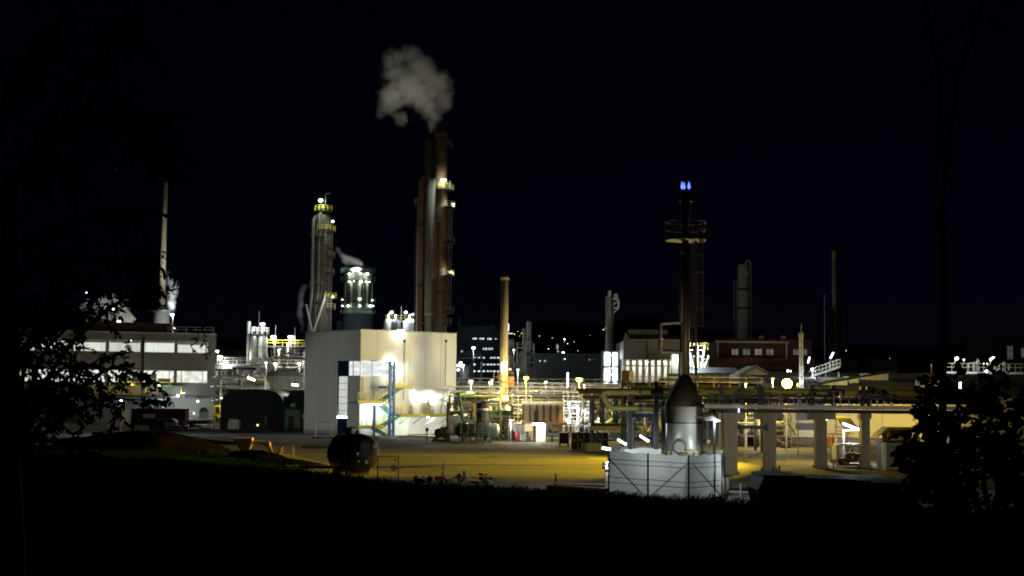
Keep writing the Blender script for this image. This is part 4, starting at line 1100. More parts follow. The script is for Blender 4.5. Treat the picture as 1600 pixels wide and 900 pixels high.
# ================================================================ blue trestle
D=150; s=mpp(D); b=base(950,690,D)
t=thing('blue_trestle','blue steel trestle with crossed braces carrying pipes above the yard','trestle',b)
zt=zp(950,623,D); zm=zp(950,661,D)
for px in (926,942,963,976):
    for yy in (0,3.4): part('leg', MB().box((px-950)*s-.16,(px-950)*s+.16,yy-.15,yy+.15,0 if px in (926,976) else zm,zt), bluepaint if px!=942 else navypaint, t)
q=MB()
for a,b2 in ((926,942),(942,963),(963,976)):
    q.bar(((a-950)*s,-.2,zm),((b2-950)*s,-.2,zt-.4),.13); q.bar(((b2-950)*s,-.2,zm),((a-950)*s,-.2,zt-.4),.13)
part('cross_brace', q, navypaint, t)
part('girder', MB().box(-40*s,40*s,-.3,3.7,zt+.01,zt+.35), purplepaint, t)
part('lower_deck', MB().box(-28*s,32*s,-1.2,3.6,zm-.4,zm-.05), darksteel, t)
part('deck_fascia', MB().box(-30*s,24*s,-1.5,-1.21,zm-.75,zm-.3), palesteel, t)
for k in range(3): part('pipe', MB().tube([(-46*s,.5+k*1.2,zt+.7+.1*k),(60*s,.5+k*1.2,zt+.7+.1*k)],.22-.04*k,8), (ochre,palesteel,rusttan)[k], t, smooth=True)
part('knee_brace', MB().bar((-20*s,-.6,zm-.5),(-8*s,-.6,zm-2.3),.25), navypaint, t)

# crate, bins, striped barrier
D=158; s=mpp(D); b=base(881,694,D)
t=thing('brown_crate','brown steel crate on short legs left of the dark bins','crate',b)
part('body', MB().box(-7.5*s,7.5*s,-.6,.6,.3,zp(881,677,D)), brownpaint, t)
for xx in (-6.5*s,6.5*s): part('leg', MB().box(xx-.08,xx+.08,-.5,.5,0,.3), darksteel, t)
part('rim', MB().box(-8*s,8*s,-.65,.65,zp(881,677,D)+.003,zp(881,677,D)+.1), tan, t)
for k in range(6):
    px=897+k*9.6; D=150+k*.8; b=base(px,700,D)
    t=thing('dark_bin','dark stacked bin in the row behind the thin fence posts','bin',b,group='row of dark bins')
    part('body', MB().box(-.32,.32,-.5,.5,0.05,1.7-.02*k), blacksteel, t); part('lid', MB().box(-.34,.34,-.55,.55,1.72-.02*k,1.8-.02*k), darksteel, t)
    part('tag_plate', MB().box(-.1,.1,-.54,-.51,.9,1.05), ochre, t)
    q=MB().bar((-.3,-.6,0),(-.3,-.6,2.1),.06)
    part('handle_post', q, steel, t)
ga,gb=gnd(908,706),gnd(941,707)
t=thing('striped_barrier','low barrier board with white vertical stripes beside the dark bins','barrier',(ga.x,ga.y,0),math.atan2(gb.y-ga.y,gb.x-ga.x)*0)
Lb=gb.x-ga.x; part('board', MB().box(0,Lb,-.02,.05,.05,.85), darksteel, t)
for k in range(9): part('stripe', MB().box(Lb*k/9+.03,Lb*k/9+.17,-.06,-.025,.05,.9), whitepaint, t)
for xx in (.02,Lb-.02): part('stay', MB().bar((xx,.05,.7),(xx,.6,0),.06), steel, t)

# ================================================================ far buildings in the middle
def block(name,label,px0,px1,ytop,d,depth,m_,wins=(),ww=2.6,wh=2.8,c_=(.85,.95,1),s_=1.6,roofbits=(),cat='building',yaw=0,zbase=0,parapet=True):
    pxm=(px0+px1)/2; b=base(pxm,ytop,d); s=mpp(d); Hh=zp(pxm,ytop,d)-zbase
    t=thing(name,label,cat,(b.x,d,zbase),yaw); x0,x1=(px0-pxm)*s,(px1-pxm)*s
    holes=[]
    for px,py,*o in wins:
        a=o[0] if o else ww; h=o[1] if len(o)>1 else wh
        xx=(px-pxm)*s; zz=zp(px,py,d)-zbase; holes.append((xx-a/2*s,xx+a/2*s,zz-h/2*s,zz+h/2*s))
    part('wall', MB().wall(x0,x1,0,.3,0,Hh,holes), m_, t)
    part('core', MB().box(x0,x1,.5,depth,0,Hh-.05), m_, t)
    for h in holes:
        f=part('window', MB().box(h[0],h[1],.12,.2,h[2],h[2]+.12).box(h[0],h[1],.12,.2,h[3]-.12,h[3]).box(h[0]+(h[1]-h[0])*.5-.05,h[0]+(h[1]-h[0])*.5+.05,.12,.2,h[2],h[3]), darksteel, t)
        part('pane', MB().box(h[0],h[1],.22,.26,h[2]+.02,h[3]-.02), emit('lit_window',c_,s_*rnd.uniform(.6,1.2),.3,.9), f)
    if parapet: part('parapet', MB().box(x0-.1,x1+.1,-.1,.35,Hh+.004,Hh+.5), m_, t)
    for (pa,pb,yt) in roofbits:
        part('roof_unit', MB().box((pa-pxm)*s,(pb-pxm)*s,1,5,Hh+.01,zp(pxm,yt,d)-zbase), m_, t)
    return t
ws=[(740,529,2.6,4),(743.5,529,2.6,4),(751,529,2.6,4),(755,529,2.6,4),(763,529.5,2.6,4),(766.5,529.5,2.6,4),(775,529.5,2,3),(722,549,2,4)]
for yy in (559,569.5,580):
    for px in (742,749,756.5,763,768,773,779):
        if rnd.random()<.8: ws.append((px,yy,3,3.6))
for px in (756,760,765,769): ws.append((px,545,2,4.5))
block('works_building','blue grey works building with scattered lit windows left of the chimney',716,784,513,380,20,bluewall,ws,roofbits=((722,750,509),(766,771,508)))
unit('process_unit','dim cool lit pipe structure in front of the blue grey works building',716,752,552,300,8,3,51,bluewall,[bluewall,steel],nves=3)
lamp(740,544,290,4.2,300,W_COOL,'large bluish white lamp before the blue grey works building')
lamp(720,567,260,3.4,160,W_COOL,'upper bluish lamp close to the cream building right edge')
lamp(724,571,262,2.6,120,W_COOL,'bluish lamp a little right of the cream building edge',)
lamp(803,547,300,2.4,70,W_WHITE,'small lamp among pale silos right of the chimney')
for px,w_,yt,lab in ((798,6,530,'stout pale silo just right of the ochre chimney'),(825.5,3.6,502,'tallest slim pale column right of the chimney'),(818,2.2,513,'thin column left of the tallest slim pale column')):
    D=320; s=mpp(D); b=base(px,560,D); zt=zp(px,yt,D)
    t=thing('pale_column',lab,'column',b); part('shell', MB().lathe([(w_*s,0),(w_*s,zt-.5),(w_*s*.8,zt)],14), palesteel, t, smooth=True)
    for k in range(1,5): part('band', MB().ring(w_*s*1.01,w_*s*1.12,zt*k/5,zt*k/5+.35,14), darksteel, t)
    part('ladder', MB().ladder(w_*s*.3,-w_*s-.2,2,zt,.7,.9,.1), steel, t)
unit('process_unit','tall narrow open frame between the pale silo and slim column',808,834,535,318,6,5,52,steel,[steel,palesteel],nves=2)
t_=block('dark_works','long dark works shed with a few lit windows behind the sodium lamps',834,945,556,300,18,darkwall,[(844,564,2,4),(851.5,564,2.4,4),(882.5,561,2.6,3.6),(921,562,2.6,2.6),(928,562,2.2,2)],roofbits=((845,865,552),))
q=MB(); b=base(830,590,260); q.xprism([(-2.5,0),(2.8,0),(.8,zp(830,574,260)),(-.6,zp(830,574,260))],0,3); one('hopper_hood',q,greywall,'grey conical hood right of the pale silo','hood',b)
t_=block('lit_tower_house','small lit tower far beyond the dark works shed',868,883,536,480,8,bluewall,[(871,542,3,8),(872,549,2,4)],s_=.7,parapet=False)
lamp(880,551,460,2.8,220,W_COOL,'white lamp at the foot of the small far lit tower')
lamp(882,530,700,1.5,60,W_WHITE,'lonely white lamp above the small far lit tower')
b=base(717,470,420); t=thing('thin_stack','thin dark stack with a faint steam wisp left of the works building','stack',(base(717,510,420).x,420,0)); part('shaft', MB().cyl((0,0,0),(0,0,zp(717,495,420)),.55,.45,8), steel, t); part('rim', MB().ring(.46,.6,zp(717,495,420)-.3,zp(717,495,420),8), darksteel, t)
b=base(792,510,700); t=thing('lit_mast','small brightly lit mast head on the dark hill behind the chimney','mast',b)
part('mast', MB().cyl((0,0,0),(0,0,zp(793,505,700)),.5,.3,6), palesteel, t); za=zp(793,520,700); part('lit_panel', MB().box(-.6,1.0,-.4,.4,za+1,za+4.5), glow(W_COOL,2.5), t); part('lit_platform', MB().box(-1.5,3,-.5,.5,za-.6,za), glow(W_COOL,.8), t)
rr_=random.Random(4)
for px,py in ((780,512),(800,521),(804,522),(809,518),(812,525),(815,521),(843,525),(863,528),(887,537),(897,534),(943,515),(946,513),(857,545),(876,570),(944,548),(922,524),(1000,527),(903,548),(414,248),(737,253),(1322,548),(1390,560)):
    if py<260: continue
    D=900; p=at(px,py,D)
    t=thing('town_lamp','far off town lamp sprinkled on the dark hillside','lamp',p,group='distant town lamps on the dark hillside')
    r=rr_.uniform(.8,1.3)*mpp(D)*.42
    part('lens', MB().ball((0,0,0),r,6,4), glow(W_WHITE if rr_.random()<.7 else SODIUM,rr_.uniform(1.5,6)), t)
    part('pole', MB().cyl((0,.2,-8),(0,.2,0),.12,n=5), darksteel, t)
# ================================================================ white stack with lit tower house, grey works, brick works
D=250; s=mpp(D); b=base(952,545,D)
t=thing('white_stack','pale twin shell stack with a braced side bracket left of the flare','stack',b); zt=zp(952,463,D)
part('shaft', MB().lathe([(4.4*s,0),(4.4*s,zt)],16,(-1.5*s,0)), palesteel, t, smooth=True)
part('shaft', MB().lathe([(2.2*s,0),(2.2*s,zt-.6)],12,(4.4*s,-.3)), insul, t, smooth=True)
zq=[zp(952,y,D) for y in (467,481,491)]
q=MB().bar((5*s,0,zq[0]),(14*s,0,zq[0]),.3).bar((14*s,0,zq[0]),(14*s,0,zq[1]),.3).bar((5*s,0,zq[1]),(14*s,0,zq[1]),.3).bar((14*s,0,zq[1]),(5*s,0,zq[2]),.25).bar((6*s,0,zq[1]+.5),(13*s,0,zq[0]-.3),.2); part('bracket', q, palesteel, t)
part('damper', MB().box(7*s,13*s,-.4,.4,zq[0]+.2,zq[0]+.9), steel, t); part('vent_cowl', MB().tube([(0,0,zt),(0,0,zt+.6),(1*s,0,zt+1.0)],.3,7), palesteel, t)
for k in range(1,4): part('band', MB().ring(4.42*s,4.8*s,zt*k/4,zt*k/4+.25,16,(-1.5*s,0)), steel, t)

D=236; s=mpp(D); b=base(955,590,D)
t=thing('lit_tower_house','narrow open sided tower glowing white inside at the foot of the pale stack','tower house',b); zt=zp(955,548,D)
for xx in (-13*s,0,12*s): part('post', MB().box(xx-.15,xx+.15,-.15,.15,0,zt), navypaint, t)
for k in range(5): zz=zt*(k+1)/5; part('floor', MB().box(-13*s,12*s,-.1,3,zz-.2,zz), navypaint, t)
part('rear_wall', MB().box(-13*s,12*s,3.01,3.3,0,zt), whitewall, t)
part('side_wall', MB().box(-13.4*s,-13*s,.2,3,0,zt), whitewall, t)
part('grey_shaft', MB().box(12.6*s,26*s,.5,5,0,zp(970,546,D)), greywall, t)
for px,py,r_,lab in ((949,553,3.6,'left upper lamp inside the narrow glowing tower house'),(957,555,3.2,'right upper lamp inside the narrow glowing tower house'),(958,575,3.0,'middle lamp inside the narrow glowing tower house'),(958,585,2.8,'lower lamp inside the narrow glowing tower house'),(948,598,2.2,'small white light in the pipes below the glowing tower house'),(962,599,2.6,'white light in the pipes right below the glowing tower house')):
    bulk(px,py,D+.8,r_,90,W_COOL,lab,bracket=(0,.6,.2))

D=228; s=mpp(D); pxm=1018; b=base(pxm,600,D)
t=thing('grey_works','large dark grey works hall with a white lit lower storey behind the flare','building',b)
zr=zp(pxm,533,D); z1=zp(pxm,562,D); x0,x1=-44*s,44*s
part('upper_wall', MB().box(x0,x1,0,16,z1,zr), mat('dull_grey_cladding',(.13,.127,.108),.75,scale=.3,streak=True), t)
part('roof_slope', MB().yprism([(-.3,zr+.01),(-.3,zr+.3),(8,zp(pxm,516,D)),(15.9,zr+.2),(15.9,zr+.01)], x0+1,x1), roofgrey, t)
part('rear_wall', MB().box(x0,x1,3,3.2,0,z1-.1), whitewall, t)
for k in range(9): xx=x0+(x1-x0)*(k+.2)/9; part('pillar', MB().box(xx-.25,xx+.25,0,.4,0,z1-.01), palesteel, t)
part('cross_beam', MB().box(x0,x1,-.1,.2,z1-1.1,z1-.85), steel, t)
part('downpipe', MB().cyl((-8*s,-.15,z1),(-8*s,-.15,zr),.12,n=6), darksteel, t)
part('brace', MB().bar((-30*s,-.2,.5),(-8*s,-.2,z1-1),.15).bar((5*s,-.2,.5),(20*s,-.2,z1-1),.15), steel, t)
part('roof_monitor', MB().box(-30*s,30*s,5,9,zp(pxm,516,D)-.6,zp(pxm,513,D)), darkwall, t)
for k,px in enumerate((990,1012,1036,1055)):
    p=at(px,566,D+1.6); bulk(px,566,D+1.6,1.6,32,W_WHITE,'lamp under the upper storey of the grey works behind the flare',group='lamps lighting the lower storey of the grey works',bracket=(0,.8,.5))
b=base(1057,565,222); t=thing('white_cubicle','small white lit cubicle at the right end of the grey works','cubicle',b); s=mpp(222)
part('body', MB().box(-7*s,4*s,0,2,0,zp(1057,554,222)), whitepaint, t); part('roof', MB().box(-8*s,5*s,-.3,2.2,zp(1057,554,222)+.01,zp(1057,554,222)+.2), darksteel, t)
bulk(1061,557,221,1.8,50,W_COOL,'lamp on the small white cubicle of the grey works')
unit('process_unit','brightly lit white and yellow platforms right behind the flare stack',1074,1106,537,240,6,4,61,palesteel,[whitepaint,palesteel,insul],nves=3,mrail=yellowpaint)
bulk(1087,538,238,4.2,300,W_COOL,'upper white lamp on the platforms behind the flare stack',bracket=(0,.8,-1)); bulk(1088,554,238,3.2,160,W_COOL,'lower white lamp on the platforms behind the flare stack',bracket=(0,.8,-1)); bulk(1082,571,236,2.2,60,W_COOL,'small lamp low behind the flare stack',bracket=(0,.8,-1))

t_=block('brick_works','red brick works building with a row of pale cross braced windows',1118,1268,534,270,24,brick,
  [(1148.5,550,10.5,11),(1166.5,550,11,11),(1185,550,11,11),(1203,550,11,11),(1244,550,9,10.5),(1257,550,8,10.5)],c_=(.85,.85,.72),s_=.16)
for px in (1149,1166.5):
    pass
s=mpp(270); b=base(1193,534,270)
one('roof_flashing', MB().box(-75*s,40*s,-.3,-.11,zp(1193,536,270),zp(1193,533.5,270)), palesteel,'pale metal strip along the roof edge of the red brick works','roof strip',b)
for px in (1121.5,1229): one('downpipe', MB().cyl((0,0,0),(0,0,zp(px,536,269.5)),.14,n=6), palesteel,'pale downpipe at the left corner of the red brick works' if px<1200 else 'pale downpipe between the fourth and fifth brick works windows','downpipe', base(px,550,269.5))
for px in (1190,1224): one('roof_vent', MB().lathe([(.3,0),(.3,.6),(.55,.7),(.4,1.2)],10), palesteel,'left small vent on the brick works roof' if px<1200 else 'right small vent on the brick works roof','vent', (base(px,534,275).x,275,zp(px,533,275)-.2))
t_=block('brick_annex','low dark brick annex in front of the red brick works',1098,1272,564,255,12,brick,[],parapet=True)

D=235; s=mpp(D); b=base(1090,590,D)
t=thing('low_shed','long low grey green shed with a dark roof behind the pipe bridge','shed',b); ze=zp(1090,584,D)
part('wall', MB().box(-62*s,66*s,0,9,0,ze), mat('grey_green_render',(.20,.215,.17),.8,scale=.4,streak=True), t)
part('roof', MB().yprism([(-.4,ze+.01),(-.4,ze+.15),(5,zp(1090,573,D)),(9.4,ze+.01)],-63*s,67*s), darkwall, t)
for k in range(10): xx=(-58+k*12.5)*s; part('pilaster', MB().box(xx-.12,xx+.12,-.12,-.01,0,ze-.05), palesteel, t)
D=225; s=mpp(D); b=base(1180,590,D)
t=thing('gabled_house','small pale gabled house with a faint ridge left of the big sodium lamp','house',b); ze=zp(1180,588,D); zr=zp(1180,575,D)
part('gable_wall', MB().xprism([(-24*s,0),(26*s,0),(26*s,ze),(2*s,zr),(-24*s,ze)],0,9), greywall, t)
q=MB(); q.xprism([(-26*s,ze-.15),(2*s,zr+.1),(2*s,zr+.45),(-26*s,ze+.2)],-.4,9.3); q.xprism([(28*s,ze-.15),(28*s,ze+.2),(2*s,zr+.45),(2*s,zr+.1)],-.4,9.3); part('roof', q, roofgrey, t)
part('garage_door', MB().box(-6*s,10*s,-.08,-.01,0,ze-.3), palesteel, t)

# lattice stack, yellow topped stack
D=340; s=mpp(D); b=base(1162,530,D); zt=zp(1163,413,D)
t=thing('lattice_column','dim tall column wrapped in diagonal lattice with a hooked pipe at its top','column',b)
part('shell', MB().lathe([(10*s,0),(9*s,zt-1),(7*s,zt)],20), greywall, t, smooth=True)
q=MB()
for k in range(16):
    za=zt*.06+k*zt*.045; q.bar((-4*s,-9.4*s,za),(5*s,-9.4*s,za+zt*.05),.22); q.bar((5*s,-9.4*s,za),(-4*s,-9.4*s,za+zt*.05),.22)
part('lattice', q, palesteel, t)
part('hook_pipe', MB().tube([(11*s,-2*s,0),(11*s,-2*s,zt-1),(10*s,-2*s,zt+.7),(6*s,-2*s,zt+1.0),(1*s,-2*s,zt-.2)],.16,6), palesteel, t)
for yy in (452,482): zz=zp(1162,yy,D); part('band', MB().ring(9.6*s,10.4*s,zz-.3,zz+.3,20), darksteel, t)
part('nameplate', MB().box(1*s,7*s,-9.6*s,-9.2*s,zp(1165,430,D),zp(1165,427,D)), palesteel, t)
q=MB().ladder(-13*s,0,0,zp(1150,436,D),.6,.9,.09); part('ladder', q, steel, t)
D=355; s=mpp(D); b=base(1303,560,D)
t=thing('yellow_topped_stack','slim grey stack with a yellow top band rising from a dark double shaft','stack',b); zt=zp(1303,391,D); zb=zp(1303,407,D); zc=zp(1303,484,D)
part('shaft', MB().cyl((.2,0,0),(.2,0,zb),3.6*s,n=16), mat('grey_blue_stack',(.5,.52,.55),.6,streak=True), t, smooth=True)
part('yellow_top', MB().cyl((.2,0,zb+.01),(.2,0,zt),3.65*s,n=16), liftyellow, t, smooth=True)
part('lower_shaft', MB().cyl((-5.5*s,-.5,0),(-5.5*s,-.5,zc),5*s,n=16).cyl((6*s,-.5,0),(6*s,-.5,zc-.5),5*s,n=16), darkwall, t, smooth=True)
part('platform', MB().ring(4*s,16*s,zc+.01,zc+.3,20), darksteel, t); part('antenna', MB().cyl((-14*s,0,0),(-14*s,0,zp(1289,460,D)),.25,.15,6), steel, t)

# lit lattice needle and posts near the brick works
D=200; s=mpp(D); b=base(1252,600,D)
t=thing('lit_needle_mast','thin pale lattice mast lit from below right of the brick works windows','mast',b); zt=zp(1251.5,521,D)
q=MB()
for sx,sy in ((-1,0),(1,0),(0,1)): q.bar((sx*.28,sy*.4,0),(sx*.18,sy*.25,zt),.12)
for k in range(14): za=zt*k/14; q.bar((-.26,0,za),(.24,0,za+zt/14),.08); q.bar((.26,0,za),(-.24,0,za+zt/14),.08)
part('lattice', q, palesteel, t); part('head', MB().lathe([(.3,zt-.6),(.45,zt-.2),(.3,zt+.1)],8), ochre, t); part('tip', MB().cyl((0,0,zt),(0.1,0,zt+1.4),.05,n=5), steel, t)
tube_lamp((1229,587,196),(1231.5,578,196),1.7,90,W_COOL,'left of two short upright tube lights above the big sodium lamp',hood=False)
tube_lamp((1235,586,197),(1235.5,579,197),1.2,50,W_COOL,'right of two short upright tube lights above the big sodium lamp',hood=False)
bulk(1253,596,196,2.0,180,W_COOL,'lamp shining up the foot of the lattice needle mast',bracket=(-.3,.5,-2))

# ================================================================ the ivory hall at right
D=196; s=mpp(D)
b=base(1430,640,D); ze=zp(1430,613,D)
t=thing('ivory_hall','long ivory walled warehouse lit yellow with a shallow grey roof behind the pipe bridge','warehouse',b)
xl,xr=(1236-1430)*s,(1760-1430)*s; dx0,dx1=(1243-1430)*s,(1289-1430)*s; zd=zp(1266,624,D)
part('wall', MB().wall(xl,xr,0,.4,0,ze,[(dx0,dx1,0,zd)]), yellowhall, t)
zr=zp(1430,583,230)
part('roof', MB().yprism([(-1.0,ze-.3),(-1.0,ze+.05),(36,zr),(60,ze-.3)],xl-1,xr), roofgrey, t)
part('eave_gutter', MB().box(xl-1,xr,-1.35,-1.01,ze-.5,ze+.0), darksteel, t)
dr=part('sliding_door', MB().box(dx0-.1,dx1+.1,.42,.55,zp(1266,687,D)+1.2 if False else 1.0,zd), purplepaint, t)
part('rail_strip', MB().box(dx0,dx1,.36,.41,zp(1266,660,D)-.1,zp(1266,658,D)+.1), palesteel, dr)
part('door_plinth', MB().box(dx0,dx1,.42,.55,.02,.98), whitewall, t)
part('jamb', MB().box(dx0-1.6,dx0-.01,-.2,.0-.005,0,ze-.6), yellowhall, t)
for pa,pb,py,yy in ((1286,1324,599,10),(1326,1342,594,14),(1352,1388,585,20),(1440,1470,600,8)):
    za=ze+(zr-ze)*(yy+1)/37+.02
    dd=D+yy; xa=at(pa,py,dd).x-b.x; xb=at(pb,py,dd).x-b.x
    part('roof_light', MB().box(xa,xb,yy,yy+3.2,za+.02,za+1.0), palesteel, t)
part('roof_duct', MB().bar((xl+3,4,ze+.8),(xl+19,16,ze+3.2),.3), darksteel, t)
for k in range(10): xx=xl+8+k*4.6; part('wall_joint', MB().box(xx-.04,xx+.04,-.03,-.001,.2,ze-.6), tan, t)

D=222; b=base(1290,570,D); s=mpp(D)
t=thing('roof_walkway','pale railed stair walkway on the hall roof under the slanted blue white tube','walkway',(b.x,D,zp(1290,582,D)-.6))
q=MB(); q.bar((-22*s,0,0),(22*s,0,1.5),.3); part('deck', q, palesteel, t)
q=MB()
for k in range(9): u=k/8; q.bar((-22*s+44*s*u,-.3,1.5*u),(-22*s+44*s*u,-.3,1.5*u+1.2),.07)
for hh in (.6,1.2): q.bar((-22*s,-.3,hh),(22*s,-.3,1.5+hh),.07)
part('railing', q, palesteel, t)
for u in (-20,0,20): part('post', MB().box(u*s-.1,u*s+.1,-.1,.1,-2.5,.7+u*s*.035), steel, t)
t=tube_lamp((1297.5,559.5,220),(1302,551,220),1.6,70,W_COOL,'slanted blue white tube lamp on a post above the hall roof walkway',hood=False)
part('post', MB().cyl((0,0,0),(0,0,-2.2),.08,n=6), steel, t)
tube_lamp((1262.5,567,220),(1265,558,220),1.2,60,W_COOL,'thin slanted tube lamp left of the hall roof walkway',hood=False)
bulk(1269,577,220,3.0,55,W_COOL,'white lamp at the left end of the hall roof walkway',bracket=(-.5,.3,-.6))
t_=block('grey_roof_house','dim grey boxes beyond the ivory hall roof',1354,1402,565,330,14,darkwall,[],roofbits=((1360,1375,560),))
t_=block('dark_block','dim block left of the grey boxes beyond the ivory hall',1290,1340,563,330,14,darkwall,[],parapet=False)
t_=block('far_dark_works','very dark works building with glimmering ladder like windows at far right',1545,1640,529,300,15,blacksteel,[(1578,551,9,22),(1598,551,5,16)],c_=(.8,.85,.8),s_=.10)
# plant on the far right roof
D=262; s=mpp(D); b=base(1545,580,D)
t=thing('roof_gantry','pale lit gantry of rails and looped pipes on the far right roof line','gantry',(b.x,D,zp(1545,581,D)))
q=MB().rail([(-66*s,0,0),(66*s,0,0)],1.5,.1,.95); part('railing', q, ochre, t)
part('deck', MB().box(-66*s,66*s,.1,3,-.6,-.02), palesteel, t)
for k in range(8): xx=(-60+k*17)*s; part('post', MB().box(xx-.15,xx+.15,1,1.3,-9,-.6), steel, t)
for xa,xb,h in ((-30,-22,5),(-17,-13.5,8),(10,14,5),(24,27,6)):
    part('pipe_loop', MB().tube([(xa*s,.6,0),(xa*s,.6,h*s*2),(xa*s+.2,.6,h*s*2+.4),(xb*s-.2,.6,h*s*2+.4),(xb*s,.6,h*s*2),(xb*s,.6,0)],.12,6), palesteel, t, smooth=True)
for xx,h in ((-20,9),(2,8),(18,6),(34,7)): part('vent', MB().cyl((xx*s,1,0),(xx*s,1,h*s*1.7),.18,n=6), palesteel, t)
bulk(1495,560,258,4.2,140,W_COOL,'largest white lamp above the far right roof gantry',bracket=(-.6,.3,-1.8)); bulk(1506,562,258,1.8,30,W_COOL,'small lamp right beside the largest lamp of the far right gantry',bracket=(0,.4,-1.8))
t=tube_lamp((1547,562,257),(1553,558,257),1.6,70,W_COOL,'slanted white tube lamp on the far right gantry',hood=False); part('post', MB().cyl((0,0,0),(0,0,-1.9),.09,n=6), steel, t)
bulk(1541.5,580,256,3.4,50,(.7,.78,1),'bluish lamp at deck level of the far right gantry',bracket=(0,.5,0))
gg='four tiny square lights on the far right gantry'
for px in (1537,1542):
    for py in (562.5,568): bulk(px,py,259,.9,12,W_COOL,'one of four tiny lights in a square above the far right gantry',group=gg,bracket=(0,.3,-1))
lamp(1455,565,240,2.2,60,(1,.55,.12),'small orange lamp alone over the hall roof left of the dark trunk')
lamp(1500,598,180,2.6,120,(1,.78,.22),'warm wall flood on the ivory hall half hidden by the right bush',z0=0,down=3600,ang=165,aim=(-.75,.45,-.45))
bulk(1583,661,90,2.6,20,(.75,.8,1),'bluish lamp glinting through the right bush',bracket=(0,.3,-4))
bulk(1437+3,603,230,.9,6,W_WHITE,'tiny light on the ivory hall eave',bracket=(0,.3,-.4))
# floodlights that wash the hall wall (under the bridge, with the glare turned away)
bulk(1312,621,188,3.0,170,W_COOL,'white lamp glowing on the hall wall above the slanted canopy tube',bracket=(0,1.5,0))

# ================================================================ pipe bridge on concrete columns
D=112; s=mpp(D)
def column(px,d,wpx,capL,capR,lab,ytop=645,capy=655,m_=concrete_old):
    b=base(px,700,d); ss=mpp(d); zc=zp(px,capy,d); zt=zp(px,ytop,d)
    t=thing('concrete_column',lab,'column',b)
    part('shaft', MB().box(-wpx/2*ss,wpx/2*ss,-.45,.45,0,zc), m_, t)
    part('cap', MB().box((capL-px)*ss,(capR-px)*ss,-.5,.5,zc+.003,zt), m_, t)
    part('plinth', MB().box(-wpx/2*ss-.12,wpx/2*ss+.12,-.57,.57,0,.25), concrete, t)
    return t
t=column(1141,108,20,1129,1163,'nearest concrete column of the pipe bridge, right beside the flare enclosure')
t=column(1202,113,18,1180,1222,'second concrete column from the flare under the pipe bridge')
t=column(1282,118,17,1262,1304,'third concrete column from the flare, lit white on its right edge')
t=column(1351,119,13,1342,1360,'slender fourth concrete column beside the canopy with the slanted tube')
t=column(1487,122,14,1476,1498,'last concrete column of the bridge half behind the right bush')
b=base(1230,634,D); zb0=zp(1230,638.5,D); zb1=zp(1230,633,D)
t=thing('pipe_bridge','long pipe bridge with a pale beam and dark posts crossing to the right','pipe bridge',(b.x,D,0))
xa,xb=(1099-1230)*s,(1560-1230)*s
part('front_beam', MB().box(xa,xb,-1.3,-1.0,zb0,zb1), palesteel, t)
part('lower_beam', MB().box(xa,xb,-.9,1.2,zb0-.32,zb0-.06), darksteel, t)
part('rear_beam', MB().box(xa,xb,1.25,1.5,zb0,zb1), darksteel, t)
for px,yt in ((1126,600),(1158,600),(1186,601),(1218,617),(1247,614),(1266,602),(1300,602),(1345,604),(1355,604)):
    xx=(px-1230)*s; part('post', MB().box(xx-.17,xx+.17,-.6,-.26,zb1+.0,zp(px,yt,D)), darksteel if px not in (1218,1247) else steel, t)
q=MB()
for (pa,ya,pb,yb) in ((1128,630,1158,605),(1277,632,1298,604),(1325,631,1343,606),(1334,632,1353,606),(1357,604,1384,631),(1357,604,1393,631),(1252,628,1266,606)):
    part('diagonal_stay', MB().bar(((pa-1230)*s,-.9,zp(pa,ya,D)),((pb-1230)*s,-.9,zp(pb,yb,D)),.13), darksteel, t)

# the big olive pipe along the bridge and its loop by the flare
za=zp(1230,612,D)
part('olive_pipe', MB().tube([(xa-.5,.6,za),(xb,.6,za-.1)],.30,12), yellowpipe, t, smooth=True)
part('pipe', MB().tube([(xa,-.2,zp(1230,622,D)),(xb,-.2,zp(1230,621,D))],.12,8), insul, t, smooth=True)
part('pipe', MB().tube([(xa,.2,zp(1230,627,D)),(xb,.2,zp(1230,626,D))],.16,8), darksteel, t, smooth=True)
part('pipe', MB().tube([(xa,1.0,zp(1230,619,D)),(-8*s,1.0,zp(1230,619,D)),(-8*s,1.0,zp(1230,628,D)),(xb,1.0,zp(1230,628,D))],.1,8), rust, t, smooth=True)
part('girder', MB().box((1265-1230)*s,(1300-1230)*s,-.5,-.3,zp(1280,621,D),zp(1280,617.5,D)), darksteel, t)
part('cable', MB().tube([(xa+(xb-xa)*i/24,-.95,zp(1230,625,D)-.1*math.sin(i*1.3)) for i in range(25)],.03,5), blacksteel, t)
for px in (1326,1406): part('insulator', MB().ball(((px-1230)*s,-1,zp(px,628,D)),.16,8,6).cyl(((px-1230)*s,-1,zp(px,633,D)),((px-1230)*s,-1,zp(px,628,D)),.05,n=6), blacksteel, t)
part('cross_tube', MB().box((1151-1230)*s,(1198-1230)*s,.5,.9,zp(1175,671,D),zp(1175,665,D)), mat('slate_grey_paint',(.13,.13,.16),.6), t)
part('cross_tube_end', MB().box((1194-1230)*s,(1201-1230)*s,.3,1.1,zp(1198,673,D),zp(1198,663,D)), navypaint, t)
for k in range(22):
    xx=xa+(xb-xa)*rnd.random()*.75; hh=rnd.uniform(.3,1.2); part('small_pipe', MB().tube([(xx,-.7,zb1),(xx,-.7,zb1+hh),(xx+rnd.uniform(-2,2),-.7,zb1+hh)],.06,6), steel, t)
